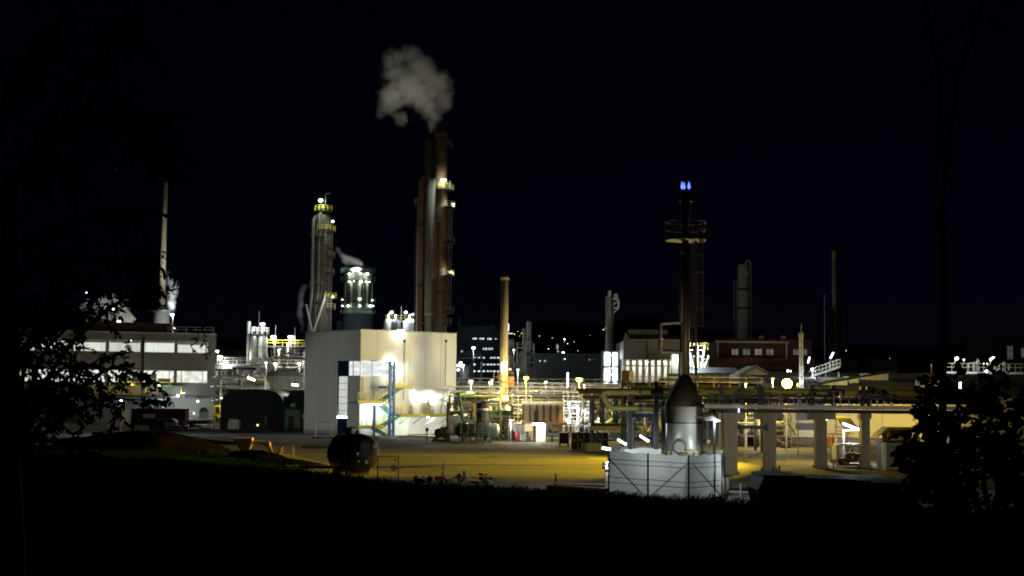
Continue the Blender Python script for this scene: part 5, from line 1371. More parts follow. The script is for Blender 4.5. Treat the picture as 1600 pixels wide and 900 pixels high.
# rear, sodium lit rack behind the bridge (left part)
rack('steel_rack','dark pipe rack with olive pipes right behind the flare cone', 990, 1190, 606, 147, 4, (.80,1.0), 14, darksteel, [yellowpipe,darksteel,ochre,steel], 4, 71, mrail=steel, zbot=0, diag=False)
t=thing('olive_pipe_loop','fat olive pipe looping left of the flare drum','pipe',(at(1040,612,97).x,97,0)); s2=mpp(97)
def o_(px,py): p=at(px,py,97); return (p.x-at(1040,612,97).x,0,p.z)
part('pipe', MB().tube([o_(1064,611.5),o_(948,612),o_(942,614),o_(941,618),o_(951,634),o_(956,637),o_(1040,638)],4.6*s2,12), yellowpipe, t, smooth=True)
for px,py in ((1000,612),(1000,637.5)): 
    p=o_(px,py); part('flange', MB().cyl((p[0]-.08,0,p[2]),(p[0]+.08,0,p[2]),6.4*s2,n=12), darksteel, t)
for px in (985,1027): p=o_(px,616); part('support', MB().box(p[0]-.12,p[0]+.12,.3,.5,0,p[2]), darksteel, t)
t=thing('valve_stand','black valve stand with a drooping hose left of the flare cone','valve',base(1025,660,93)); s2=mpp(93)
part('post', MB().box(-.15,.15,-.15,.15,0,zp(1025,596,93)), blacksteel, t); part('hose', MB().tube([(.1,0,zp(1025,608,93)),(.3,0,zp(1025,604,93)),(.45,0,zp(1025,610,93)),(.4,0,zp(1025,622,93))],.06,6), blacksteel, t)
part('valve_body', MB().cyl((-.35,0,zp(1025,613,93)),(.35,0,zp(1025,613,93)),.25,n=10), blacksteel, t)
t=thing('brown_chimney_box','brown metal box on posts behind the olive loop','box',base(977,600,140)); s2=mpp(140)
part('body', MB().box(-6*s2,6*s2,-.4,.4,zp(977,597,140),zp(977,579,140)), brownpaint, t); part('pale_panel', MB().box(7*s2,13*s2,-.3,.3,zp(985,593,140),zp(985,580,140)), whitepaint, t)
for xx in (-5*s2,5*s2,10*s2): part('leg', MB().box(xx-.12,xx+.12,-.1,.1,0,zp(977,597,140)), darksteel, t)

# sodium and small lamps on the bridge
SL=lamp(1228,600,128,10.5,600,SODIUM,'very large glaring yellow sodium lamp over the pipe bridge',sz=.95,globe=True,down=260,ang=150)
_h=at(1228,600,128).z; _r=10.5*mpp(128)*LENS
_zl=_h+_r*1.1+.45
part('added_visor', MB().box(-1.9,.35,-_r*1.2-.93,-_r*1.2-.9,_zl-.27,_zl+.14), darksteel, SL)  # added plate that cuts the yard light off along a straight edge
part('added_visor_arm', MB().bar((0,0,_zl-.1),(0,-_r*1.2-.9,_zl-.1),.06), darksteel, SL)
lamp(1207,592,157,3.2,50,(1,.7,.12),'yellow lamp upper left of the very large glaring sodium lamp',down=1000,ang=155)
lamp(1165,600,126,2.6,30,(1,.75,.25),'small yellow lamp standing over the nearest bridge columns')
lamp(1246,599.5,140,1.6,12,(1,.6,.08),'tiny amber lamp right of the very large glaring sodium lamp')
tube_lamp((1154.5,639,110.5),(1154.5,644,110.5),1.0,2.5,(.6,.7,1),'tiny blue white upright tube below the bridge beam',hood=False)
bulk(1120,658,82.3,2.6,60,W_COOL,'white lamp on the thin post between flare and nearest column',bracket=(.2,.2,0))
bulk(1291.5,656,116,1.2,.5,(.5,1,.6),'tiny greenish lamp atop the white lit edge of the third column',bracket=(0,.3,0))
for px,py,r_,lab in ((1193,643,1.8,'left white light in the dark pipes under the bridge'),(1203,642.5,2.6,'middle white light in the dark pipes under the bridge'),(1211,645,1.8,'right white light in the dark pipes under the bridge')):
    bulk(px,py,150,r_,60,W_WHITE,lab,bracket=(0,.5,0))
unit('process_unit','dim pipework seen between the first two bridge columns', 1165, 1235, 640, 160, 5, 3, 72, steel, [palesteel,steel,ochre], nves=3)
t=thing('tan_tank_box','tan box tank between the first and second bridge columns','tank',base(1178,688,165)); s2=mpp(165)
part('body', MB().box(-12*s2,12*s2,0,2,zp(1178,684,165),zp(1178,655,165)), tan, t); part('white_door', MB().box(9*s2,14*s2,-.1,-.01,zp(1178,672,165),zp(1178,653,165)), whitepaint, t); part('skid', MB().box(-14*s2,14*s2,-.3,2.2,0,zp(1178,684,165)-.01), darksteel, t)
t=thing('brown_bin','brown round bin standing on the yard between second and third columns','bin',base(1228,700,158)); s2=mpp(158)
part('body', MB().lathe([(8*s2,0),(8*s2,zp(1228,687,158))],14), brownpaint, t, smooth=True); part('lid', MB().lathe([(8.6*s2,zp(1228,687,158)+.01),(8.6*s2,zp(1228,685,158))],14), darksteel, t)
D=gnd(1240,699).y; one('yellow_kerb', MB().box(-9,5,-.1,.15,0,.15), yellowpaint,'yellow kerb line across the yard seen under the pipe bridge','kerb', base(1190,690,172))

# thin posts by the bridge
t=thing('lamp_pole','thin grey pole between the flare and the nearest bridge column','pole',base(1116,715,82.7)); part('pole', MB().cyl((0,0,0),(0,0,zp(1116,640,82.7)),.075,n=8), darksteel, t); part('bracket', MB().box(-.5,.1,-.1,.1,zp(1116,655,82.7),zp(1116,650,82.7)), blacksteel, t)
t=thing('flag_bracket','dark ragged loudspeaker like fitting on the thin pole','fitting',(at(1107,652,82.5).x,82.5,zp(1107,652,82.5))); part('horn', MB().cyl((-.25,0,0),(.3,0,.1),.2,.3,8), blacksteel, t); part('arm', MB().bar((-.8,0,0),(.35,0,-.05),.07), blacksteel, t)
t=thing('pale_post','pale slim post left of the nearest bridge column','post',base(1125,720,102)); part('pole', MB().cyl((0,0,0),(0,0,zp(1125,645,102)),.13,n=8), ochre, t); part('foot', MB().box(-.3,.3,-.3,.3,0,.1), steel, t)

# canopy with slanted tube, station, louvred box
D=128; s=mpp(D); b=base(1325,725,D)
t=thing('glass_canopy','slanted glazed canopy on posts with a yellow front beam beside the fourth column','canopy',b)
A=at(1306,654,131)-b; B=at(1328,654,131)-b; C=at(1344,673,126)-b; E=at(1318,673,126)-b
q=MB().add([A,B,C,E,A+Vector((0,0,.06)),B+Vector((0,0,.06)),C+Vector((0,0,.06)),E+Vector((0,0,.06))],[(0,1,2,3),(7,6,5,4),(0,4,5,1),(1,5,6,2),(2,6,7,3),(3,7,4,0)]); part('roof_sheet', q, steel, t)
part('front_beam', MB().bar(A+Vector((0,0,.15)),B+Vector((0,0,.15)),.18), yellowpaint, t)
for p_ in (A,C,E): part('post', MB().bar((p_.x,p_.y,0),p_,.12), steel, t)
for k in range(6): zz=1.4+k*.35; part('shelf_bar', MB().bar((E.x,1.2,zz),(C.x+.2,1.2,zz-.3),.06), rust, t)
tube_lamp((1318,662,126),(1342,671,123),2.6,160,(.9,.92,1),'big slanted tube lamp under the glazed canopy by the fourth column')
t=thing('filling_station','work bench with a bright white top and cluttered brown gear under it','bench',base(1330,727,120)); s=mpp(120)
zt=zp(1330,693,120)
part('bench_top', MB().box(-24*s,25*s,-.9,.9,zt-.14,zt), whitepaint, t)
for xx in (-24*s,22*s): part('leg', MB().box(xx-.12,xx+.12,-.8,.8,0.1,zt-.15), palesteel, t)
rr_=random.Random(17)
for k in range(9):
    xx=rr_.uniform(-19,17)*s; zz=rr_.uniform(.3,zt-.9); part('gear_box', MB().obox((xx,rr_.uniform(-.5,.3),zz),rr_.uniform(.3,.9),.5,rr_.uniform(.2,.6),0), rr_.choice([tan,brownpaint,ochre,rust]), t)
part('tray', MB().box(-22*s,22*s,-.7,.7,.12,.3), brownpaint, t)
q=MB()
for k in range(4): q.bar((rr_.uniform(-18,18)*s,-.75,.4),(rr_.uniform(-18,18)*s,-.75,zt-.2),.07)
part('frame_bar', q, darksteel, t)
part('meter', MB().box(16*s,23*s,-1.15,-.95,zp(1348,707,120),zp(1348,696,120)), blacksteel, t)
part('display', MB().box(17*s,22*s,-1.18,-1.155,zp(1348,701,120),zp(1348,698.5,120)), glow((.15,1,.25),1.6), t)
part('display', MB().box(18.5*s,20.5*s,-1.18,-1.155,zp(1348,704,120),zp(1348,702,120)), glow((.6,.75,1),1.2), t)
t=thing('notice_box','small tan box on a post left of the white topped bench','box',base(1303,730,118)); s=mpp(118); part('box', MB().box(-6*s,6*s,-.2,.2,zp(1303,723,118),zp(1303,717,118)), tan, t); part('post', MB().box(-.05,.05,.1,.2,0,zp(1303,723,118)), steel, t)
t=thing('orange_hose_rack','rack hung with orange hoses left of the glazed canopy','hose rack',base(1298,690,138)); s=mpp(138)
q=MB()
for xx in (-1.2,0.2,1.6): q.bar((xx,0,0),(xx,0,zp(1298,677,138)),.07)
q.bar((-1.3,0,zp(1298,678,138)),(1.8,0,zp(1298,678,138)),.08); part('frame', q, rust, t)
for k in range(3):
    xx=-.5+.35*k; zz=zp(1298,680,138); part('hose', MB().tube([(xx,-.15,zz),(xx-.25,-.15,zz-.8),(xx,-.15,zz-1.1),(xx+.25,-.15,zz-.8),(xx,-.15,zz)],.05,6), orangepaint, t)
t=thing('louvred_box','grey louvred equipment housing with a pale edge beside the right bush','housing',base(1395,735,116)); s=mpp(116); zt=zp(1395,692,116)
part('body', MB().box(-14*s,26*s,0,2.2,0,zt), louvre_m, t)
for k in range(9): zz=.25+(zt-.4)*k/9; part('louvre', MB().yprism([(-.16,zz),(-.01,zz+.16),(-.01,zz+.02)],-9*s,25*s), louvre_m, t)
part('corner_strip', MB().box(-16.5*s,-10.5*s,-.2,-.005,0,zt+.05), whitepaint, t); part('top', MB().box(-17*s,27*s,-.25,2.3,zt+.06,zt+.2), darksteel, t)
t=thing('cylinder_shelter','low tan shelter holding yellow gas cylinders before the hall wall','shelter',base(1405,693,150)); s=mpp(150); za=zp(1405,668,150)
part('roof', MB().xprism([(-17*s,za),(30*s,za),(30*s,za-.25),(-17*s,za-.25)],0,2.5), ochre, t)
part('side_slope', MB().xprism([(-17*s,za),(-17*s,za-.3),(-34*s,za-1.1),(-34*s,za-.95)],0,2.5), ochre, t)
for xx in (-17*s,30*s,-33*s): part('post', MB().box(xx-.08,xx+.08,0,.15,0,za-.3 if xx>-18*s else za-1.1), ochre, t)
part('rear_sheet', MB().box(-17*s,30*s,2.4,2.5,.1,za-.3), tan, t)
for k in range(7): xx=(-12+k*5.6)*s; part('gas_cylinder', MB().lathe([(.15,0.1),(.15,1.25),(.06,1.5)],9,(xx,.7)), liftyellow, t, smooth=True)
q=MB()
for k in range(20): xx=rr_.uniform(4,28)*s; q.bar((xx,-.2,rr_.uniform(.2,.8)),(xx+rr_.uniform(-.5,.5),-.1,rr_.uniform(.8,1.5)),.07)
part('pipe_stack', q, yellowpaint, t)
t=thing('small_steps','small dark tubular steps on the yard right of the second column','steps',base(1214,741,110)); s=mpp(110)
q=MB().tube([(-.28,0,0),(-.2,0,.55),(.2,0,.55),(.28,0,0)],.035,6).tube([(-.3,.5,0),(-.2,.4,.55),(.2,.4,.55),(.3,.5,0)],.035,6).bar((-.2,.2,.55),(.2,.2,.55),.3,.04).bar((-.24,-.1,.28),(.24,-.1,.28),.2,.04); part('frame', q, darksteel, t)

# ================================================================ white lit skids behind the enclosure, left of the flare
t=thing('blue_portal_frame','blue portal frame lit white behind the sheeted enclosure','frame',base(1002,712,104)); s=mpp(104); za=zp(1002,652,104)
for px in (983,1020): part('column', MB().box((px-1002)*s-.13,(px-1002)*s+.13,-.13,.13,0,za), bluepaint, t)
part('beam', MB().box(-20*s,20*s,-.12,.12,za+.003,za+.25), bluepaint, t); part('beam', MB().box(-18*s,18*s,-.1,.1,za*.62,za*.62+.18), bluepaint, t)
part('pale_pole', MB().cyl((-14*s,-.4,0),(-14*s,-.4,za),.1,n=8), whitepaint, t)
t=thing('white_pump_skid','white pipes and pumps glowing behind the sheeted enclosure','pump skid',base(985,715,99)); s=mpp(99)
part('pipe_loop', MB().tube([(14*s,0,0.2),(14*s,0,1.5),(17*s,0,1.75),(32*s,0,1.75),(36*s,0,1.75)],.16,9), whitepaint, t, smooth=True)
part('manifold', MB().box(-18*s,-13*s,-.2,.2,.1,1.7).box(-18*s,4*s,-.15,.15,1.3,1.45).box(0,4*s,-.2,.2,.1,1.9), palesteel, t)
part('wall_sheet', MB().box(-22*s,40*s,2.2,2.3,0,2.3), whitepaint, t)
part('base_frame', MB().box(-22*s,40*s,-.6,2.1,0,.12), steel, t)
q=MB().rail([(-22*s,-.8,0),(8*s,-.8,0)],1.2,.05,1.0); part('railing', q, steel, t)
tube_lamp((941,700,92),(954,702,92),2.8,30,W_COOL,'bright tube lamp just above the left corner of the sheeted enclosure')
tube_lamp((966,687,92.5),(978,694,92),2.4,26,W_COOL,'left of two slanted tube lamps behind the sheeted enclosure')
tube_lamp((1001,681,92.5),(1013,689,92),2.4,26,W_COOL,'right of two slanted tube lamps behind the sheeted enclosure')
p=gnd(945,757); t=thing('compressor_head','small pump with a dark round end at the left edge of the enclosure','pump',base(946,757,87.5)); s=mpp(87.5)
part('motor', MB().cyl((-5*s,0,zp(940,728,87.5)),(2*s,0,zp(940,728,87.5)),5*s,n=12), blacksteel, t); part('casing', MB().box(0,8*s,-.25,.25,zp(946,733,87.5),zp(946,722,87.5)), whitepaint, t)
part('stem', MB().cyl((2*s,0,0.2),(2*s,0,zp(946,733,87.5)),.12,n=8), palesteel, t); part('foot', MB().box(-1*s,7*s,-.3,.3,0,.2), darksteel, t)
bulk(950,722,87,2.0,8,W_WHITE,'small bright lamp on the pump at the enclosure edge',bracket=(0,.2,-.3))
t=thing('white_tank_bag','white sacks and pipe at the right edge of the sheeted enclosure','sacks',base(1131,757,86)); s=mpp(86)
part('sack', MB().lathe([(.25,0.1),(.34,.5),(.3,1.0),(.12,1.15)],10), whitepaint, t, smooth=True); part('pipe', MB().tube([(.2,0,.25),(1.6,.2,.2)],.06,7), whitepaint, t); part('post', MB().cyl((1.0,0,0),(1.0,0,.75),.05,n=6), whitepaint, t)

# ================================================================ flare with cone and drum
D=85.5; s=mpp(D); b=base(1069,785,D)
t=thing('flare_stack','tall black flare stack on a steel drum with cone, gallery and blue flames','flare stack',b)
z1=zp(1069,632,D); z2=zp(1069,586,D); zm=zp(1069,659,D)
part('drum', MB().lathe([(29*s,.2),(29*s,zm-.1),(29.3*s,zm-.08),(29.3*s,zm+.05),(28.4*s,zm+.07),(28.4*s,z1)],40), stainless, t, smooth=True)
part('plinth', MB().lathe([(33*s,0),(33*s,.2)],32), concrete, t)
part('seam_ring', MB().ring(28.5*s,29.6*s,zm-.09,zm+.0,40), darksteel, t)
part('eave_ring', MB().ring(28.5*s,30.6*s,z1-.12,z1+.0,40), darksteel, t)
part('cone', MB().lathe([(29.5*s,z1+.01),(29.5*s,z1+.12),(22*s,z1+.8),(8*s,z2)],32), darksteel, t, smooth=True)
zt=zp(1072,380,D); zf=zp(1072,297,D); px0=1071; xx=(px0-1069)*s
part('riser', MB().lathe([(6.5*s,z2+.0),(6*s,zt)],18,(xx,0)), mat('brown_stained_flare',(.24,.17,.09),.5,.5,scale=.6,streak=True,c2=(.12,.09,.06)), t, smooth=True)
part('burner', MB().lathe([(6*s,zt+.01),(6*s,zt+1.6),(7.5*s,zt+1.9),(7.5*s,zf-.2),(6.6*s,zf)],18,(xx,0)), blacksteel, t, smooth=True)
part('burner_ring', MB().ring(7.6*s,10*s,zp(1072,315,D),zp(1072,313,D),18,(xx,0)), blacksteel, t)
zg=zp(1072,376,D)
f=part('gallery', MB().ring(7*s,32*s,zg,zg+.12,28,(xx,0)), blacksteel, t)
q=MB()
for k in range(24):
    a=2*math.pi*k/24; a2=2*math.pi*(k+1)/24; p=Vector((xx+31.5*s*math.cos(a),31.5*s*math.sin(a),zg+.12)); p2=Vector((xx+31.5*s*math.cos(a2),31.5*s*math.sin(a2),zg+.12))
    if k%2==0: q.bar(p,p+Vector((0,0,1.0)),.045)
    for hh in (1.0,.52): q.bar(p+Vector((0,0,hh)),p2+Vector((0,0,hh)),.04)
    q.bar(p+Vector((0,0,.06)),p2+Vector((0,0,.06)),.02,.12)
part('railing', q, darksteel, f)
part('drop_box', MB().box(22*s,31*s,-9*s,-3*s,zg-.1,zg+.4), steel, f)
# caged ladder
q=MB(); lx=(1090-1069)*s; ly=-4*s; zc0=zp(1090,510,D)
for k in range(7):
    a=math.pi+math.pi*k/6; p=Vector((lx+8.5*s*math.cos(a),ly+8.5*s*math.sin(a),0)); q.bar(p+Vector((0,0,zc0)),p+Vector((0,0,zg)),.035)
k=0
while zp(1090,398+28*k,D)>zc0-.1:
    zz=zp(1090,398+28*k,D); q.ring(8.2*s,9*s,zz-.03,zz+.03,14,(lx,ly),math.pi,2*math.pi); q.bar((lx-8.5*s,ly,zz),(lx+8.5*s,ly,zz),.05); k+=1
part('ladder_cage', q, olivegrey, t)
part('ladder', MB().ladder(lx-5*s,ly+.1,zp(1090,590,D),zg,.3,.3,.035), olivegrey, t)
part('stand_pipe', MB().cyl((lx-3*s,0,z2),(lx-3*s,0,zg),.07,n=7), rust, t)
# thin jogging pipe at left
def fp(px,py,y=-.15): p=at(px,py,D); return (p.x-b.x,y,p.z)
part('jog_pipe', MB().tube([fp(1063.5,640),fp(1063.5,553),fp(1062,551),fp(1034,550),fp(1032.5,548),fp(1032.5,507),fp(1034,505),fp(1062,504),fp(1064,502),fp(1064.5,393)],.08,9), palesteel, t, smooth=True)
part('jog_pipe', MB().tube([fp(1061.5,640,.1),fp(1061.5,548,.1),fp(1030,547,.1),fp(1030.5,507,.1),fp(1061,507,.1),fp(1061.5,393,.1)],.05,7), rust, t, smooth=True)
part('pipe_cap', MB().bar(fp(1062,394),fp(1069,396),.12), palesteel, t)
part('cone_brace', MB().bar(fp(1037,637,-.3),fp(1062,586,-.3),.12).bar(fp(1034,640,-.4),fp(1060,588,-.4),.06), darksteel, t)
q=MB()
for px in (1089,1094): q.bar(fp(px-7,586,-.6),fp(px+1,634,-1.0),.04)
for k in range(12): u=k/12; q.bar(fp(1082+8*u,588+46*u,-.6-.4*u),fp(1087+8*u,588+46*u,-.6-.4*u),.03)
part('cone_ladder', q, darksteel, t)
part('manway', MB().cyl((-11*s,-27.5*s,zp(1058,697,D)),(-11*s,-31*s,zp(1058,697,D)),8.5*s,n=20), stainless, t)
part('manway_ring', MB().cyl((-11*s,-28*s,zp(1058,697,D)),(-11*s,-29*s,zp(1058,697,D)),10.5*s,n=20), darksteel, t)
q=MB(); pts=[(32*s*math.cos(a),32*s*math.sin(a),1.6) for a in [math.pi*1.0+math.pi*k/8 for k in range(9)]]
part('base_railing', q.rail(pts,1.1,.05,1.2), yellowpaint, t)
part('base_gallery', MB().ring(29.3*s,33.5*s,1.42,1.58,32), steel, t)
part('support_post', MB().cyl((-33*s,-2*s,0),(-33*s,-2*s,z1+.3),.11,n=8).cyl((-31*s,-6*s,0),(-31*s,-6*s,z1),.07,n=8), steel, t)
part('right_ladder', MB().ladder(30*s,-10*s,1.6,z1,.35,.3,.04), ochre, t)
part('side_nozzle', MB().tube([(29*s,-4*s,zp(1098,690,D)),(36*s,-4*s,zp(1098,690,D)),(37*s,-4*s,zp(1098,687,D))],.13,8), whitepaint, t, smooth=True)
part('blue_flame', MB().lathe([(.035,zf+.05),(.09,zf+.16),(.05,zf+.36),(.008,zf+.5)],8,(-.22+xx,-.1)), glow((.12,.2,1),2.2), t)
part('blue_flame', MB().lathe([(.035,zf+.05),(.08,zf+.14),(.05,zf+.32),(.008,zf+.48)],8,(-.09+xx,-.05)), glow((.12,.2,1),2.2), t)
part('blue_flame', MB().lathe([(.04,zf+.05),(.1,zf+.16),(.05,zf+.38),(.008,zf+.5)],8,(.20+xx,-.1)), glow((.12,.2,1),2.2), t)

# sheeted scaffold enclosure
PT=[(952,85.2),(1013,82.6),(1075,80.6),(1127,83.2),(1131,87.5),(1070,91),(975,90)]
P=[Vector((at(px,750,d).x,d,0)) for px,d in PT]; O=Vector((at(1045,750,85.5).x,85.5,0))
t=thing('sheeted_enclosure','grey sheeted scaffold enclosure of flat panels round the flare foot','enclosure',O)
def hz(px,d,y): return zp(px,y,d)
for i in range(7):
    a,b2=P[i]-O,P[(i+1)%7]-O; n_=(b2-a).cross(Vector((0,0,1))).normalized(); L_=(b2-a).length; nx_,nz_=14,16; q=MB(); vs=[]
    za=2.62; rr2=random.Random(i)
    for j in range(nz_+1):
        for k in range(nx_+1):
            u=k/nx_; v=j/nz_
            edge=min(u,1-u)*min(v,1-v)*4
            off=.05*math.sin(u*9+i*2+v*4)*math.sin(v*7+i)+.025*math.sin(u*23+v*11+i)
            z=v*za
            if j==nz_: z+= .05*math.sin(u*17+i*3)+rr2.uniform(-.03,.03)
            p=a.lerp(b2,u)+n_*(off*(.3+edge*1.4)); vs.append((p.x,p.y,z))
    fs=[(j*(nx_+1)+k,j*(nx_+1)+k+1,(j+1)*(nx_+1)+k+1,(j+1)*(nx_+1)+k) for j in range(nz_) for k in range(nx_)]
    m0=len(vs); vs2=[(x-n_.x*.03,y-n_.y*.03,z) for x,y,z in vs]
    q.add(vs, fs)
    f=part('sheet_panel', q, graysheet, t, smooth=True)
    if i in (0,1,2,6):
        q=MB()
        for zz in (.12,.82,1.12,1.92,2.18): q.bar(a+n_*.12+Vector((0,0,zz+.03*(i%2))),b2+n_*.12+Vector((0,0,zz)),.035)
        part('lacing_rail', q, darksteel, f)
        if i==0: da,db=(a,2.3),(b2,.05)
        elif i==1: da,db=(a+(b2-a)*.03,.05),(b2-(b2-a)*.02,2.1)
        else: da,db=(a+(b2-a)*.1,2.1),(b2,.05)
        part('diagonal_brace', MB().bar(da[0]+n_*.15+Vector((0,0,da[1])),db[0]+n_*.15+Vector((0,0,db[1])),.045), darksteel, f)
    part('scaffold_post', MB().cyl(a+n_*.04,a+n_*.04+Vector((0,0,2.66)),.05,n=7), darksteel, t)

for px,py,d_,I_,lab in ((1006,745,86.0,8,'work lamp glowing through the first sheet panel of the enclosure'),(1118,752,85.4,15,'work lamp glowing through the right sheet panel of the enclosure'),(1062,750,83.0,1.5,'dim work lamp behind the middle sheet panel of the enclosure'),(1033,719,83.6,8,'work lamp inside the enclosure at the left foot of the flare drum'),(1105,719,83.6,8,'work lamp inside the enclosure at the right foot of the flare drum')):
    bulk(px,py,d_,3.0,I_,W_COOL,lab,name='work_lamp',bracket=(0,.2,-.8))
# timber beam and posts in front
ga,gb=gnd(857,766),gnd(955,772)
v=gb-ga; t=thing('timber_beam','long brown timber baulk lying on the pale concrete left of the enclosure','timber',(ga.x,ga.y,0),math.atan2(v.y,v.x))
part('baulk', MB().box(0,v.length,-.2,.2,0,.34), wood, t); part('rear_baulk', MB().bar((.2,.25,.3),(v.length*.9,2.2,.3),.18), wood, t)
for k in (0.1,.5,.9): part('packer', MB().box(v.length*k-.1,v.length*k+.1,-.35,.35,-.0,.05), darksteel, t)
p=gnd(868,773); t=thing('marker_post','dark thin marker post standing at the end of the timber baulk','post',p); part('post', MB().cyl((0,0,0),(0,0,1.25),.05,n=7), darksteel, t); part('foot', MB().box(-.22,.22,-.22,.22,0,.06), blacksteel, t); part('white_band', MB().cyl((0,0,.65),(0,0,.75),.052,n=7), whitepaint, t)
p=gnd(692,757); t=thing('striped_pole','red and white striped survey pole standing by the scrap pile','pole',p)
for k in range(7): part('band', MB().cyl((0,0,k*.2),(0,0,k*.2+.2),.05,n=7), (whitepaint,redpaint)[k%2], t)
# scrap pile
p=gnd(700,757); t=thing('scrap_pile','low pile of scrap metal and rubble beside the striped pole','scrap pile',p)
rr_=random.Random(23)
for k in range(60):
    xx=rr_.uniform(-5.2,3.0); h=.62*math.exp(-((xx-1)/2.6)**2)+.22; m_=rr_.choice([darksteel,darksteel,blacksteel,rust,palesteel,redpaint,whitepaint])
    zz=rr_.uniform(0.04,h); q=MB()
    if k%3==0: q.bar((xx,rr_.uniform(-.6,.6),zz),(xx+rr_.uniform(-.9,.9),rr_.uniform(-.6,.6),zz+rr_.uniform(-.1,.25)),rr_.uniform(.05,.14))
    elif k%3==1: q.obox((xx,rr_.uniform(-.6,.6),zz*.6+.08),rr_.uniform(.15,.5),rr_.uniform(.1,.4),rr_.uniform(.1,.3),rr_.uniform(0,3))
    else: q.cyl((xx,rr_.uniform(-.5,.5),zz*.5+.05),(xx+rr_.uniform(-.3,.3),rr_.uniform(-.5,.5),zz+.05),rr_.uniform(.06,.16),n=8)
    part('scrap_piece', q, m_, t)

# dark horizontal tank on the yard
D=104; s=mpp(D); b=base(550,745,D)
t=thing('scrap_tank','big black tank lying on its side with pale nozzles on its rounded end','tank',b,R(-52))
n=28; r=1.42; zc=r+.12; vs=[]
prof=[(.05,-2.1),(.8,-1.95),(1.2,-1.65),(r,-1.2),(r,1.1),(r*.94,1.5),(r*.75,1.85),(r*.4,2.05),(.04,2.12)]
# axis along local x; the rounded end faces the camera side
def ring_pts(pr):
    out=[]
    for rr0,x in pr:
        for j in range(n): a=2*math.pi*j/n; out.append((x,rr0*math.cos(a),zc+rr0*math.sin(a)))
    return out
def skin(pr): k=len(pr); return [(i*n+j,i*n+(j+1)%n,(i+1)*n+(j+1)%n,(i+1)*n+j) for i in range(k-1) for j in range(n)]
part('shell', MB().add(ring_pts(prof[:5]),skin(prof[:5])+[tuple(range(n))]), tankblack, t, smooth=True)
part('end_cap', MB().add(ring_pts(prof[4:]),skin(prof[4:])+[tuple(range(4*n,5*n))]), tankend, t, smooth=True)
part('weld_ring', MB().add(*[[],[]]) if False else MB().cyl((1.06,0,zc),(1.14,0,zc),r+.03,n=28,cap=False), darksteel, t)
for yy,zz,rr0,m_ in ((.55,.55,.17,whitepaint),(-.15,-.55,.15,whitepaint),(-.85,.05,.12,whitepaint),(-.75,-.5,.1,whitepaint),(.35,-1.05,.09,whitepaint)):
    rad=math.hypot(yy,zz); xn=1.5+.55*math.sqrt(max(0,1-(rad/1.42)**2))
    q=part('nozzle', MB().cyl((xn-.3,yy,zc+zz),(xn+.14,yy,zc+zz),rr0*.8,n=12), darksteel, t)
    part('flange_cover', MB().cyl((xn+.142,yy,zc+zz),(xn+.18,yy,zc+zz),rr0,n=12), m_, q)
part('manhole', MB().cyl((1.7,-.3,zc+.5),(2.15,-.3,zc+.5),.38,n=16), tankend, t); part('manhole_bolts', MB().ring(0,0,0,0) if False else MB().cyl((2.0,-.3,zc+.5),(2.06,-.3,zc+.5),.45,n=16), darksteel, t)
for xx in (-1.1,.7): part('cradle', MB().box(xx-.15,xx+.15,-.9,.9,0,.35), wood, t)
part('top_nozzle', MB().cyl((-.6,0,zc+r-.1),(-.6,0,zc+r+.35),.28,n=12).cyl((-.6,0,zc+r+.36),(-.6,0,zc+r+.44),.42,n=12), blacksteel, t)
part('lifting_lug', MB().box(.5,.7,-.04,.04,zc+r-.02,zc+r+.25), blacksteel, t)
# panel with a round white sign behind it
p=gnd(606,752); D=p.y; s=mpp(D); t=thing('sign_gate','thin framed mesh gate panel with a round white sign right of the black tank','gate',base(606,752,D))
q=MB(); za=zp(606,713,D)
for xx in (-16*s,16*s): q.bar((xx,0,0),(xx,0,za),.06)
for zz in (.08,za): q.bar((-16*s,0,zz),(16*s,0,zz),.05)
part('frame', q, darksteel, t); part('round_sign', MB().cyl((9*s,-.06,zp(606,731,D)),(9*s,-.09,zp(606,731,D)),5*s,n=20), whitepaint, t); part('small_plate', MB().box(9*s,13*s,-.08,-.05,zp(606,719,D),zp(606,717,D)), blacksteel, t)
part('brace', MB().bar((-16*s,0,.1),(14*s,0,za*.5),.03), darksteel, t)
# beams beside tank
for py,lab in ((696,'upper dark steel beam lying left of the black tank'),(728,'lower dark steel beam lying left of the black tank')):
    p=gnd(490,py+4); one('steel_beam', MB().box(-1.2,1.9,-.12,.12,0.0,.25), darksteel, lab,'beam',p)

# yellow boom lift
D=124; s=mpp(D); b=base(410,725,D)
t=thing('boom_lift','yellow articulated boom lift parked in the dark before the hangar','boom lift',b)
def q_(px,py): p=at(px,py,D); return Vector((p.x-b.x,0,p.z))
part('counterweight', MB().xprism([(q_(365,685).x,q_(365,685).z),(q_(395,684).x,q_(395,684).z),(q_(395,691).x,q_(395,691).z),(q_(390,703).x,q_(390,703).z),(q_(378,704).x,q_(378,704).z)],-.5,.5), liftyellow, t)
part('main_boom', MB().bar(q_(366,687),q_(418,694),.38,.36), liftyellow, t)
part('fly_boom', MB().bar(q_(418,693),q_(430,720),.26,.3), liftyellow, t); part('elbow', MB().cyl(q_(418,694)+Vector((0,-.3,0)),q_(418,694)+Vector((0,.3,0)),.26,n=12), liftyellow, t)
part('jib', MB().bar(q_(430,720),q_(440,697),.15,.2), liftyellow, t)
part('turret', MB().xprism([(q_(372,703).x,q_(372,703).z),(q_(392,703).x,q_(392,703).z),(q_(386,718).x,.75),(q_(366,718).x,.75)],-.55,.55), liftyellow, t)
q=MB(); x0_,x1_=q_(440,700).x,q_(458,700).x; zb_,za_=q_(450,718).z,q_(450,697).z
for xx in (x0_,x1_):
    for yy in (-.4,.4): q.bar((xx,yy,zb_),(xx,yy,za_),.06)
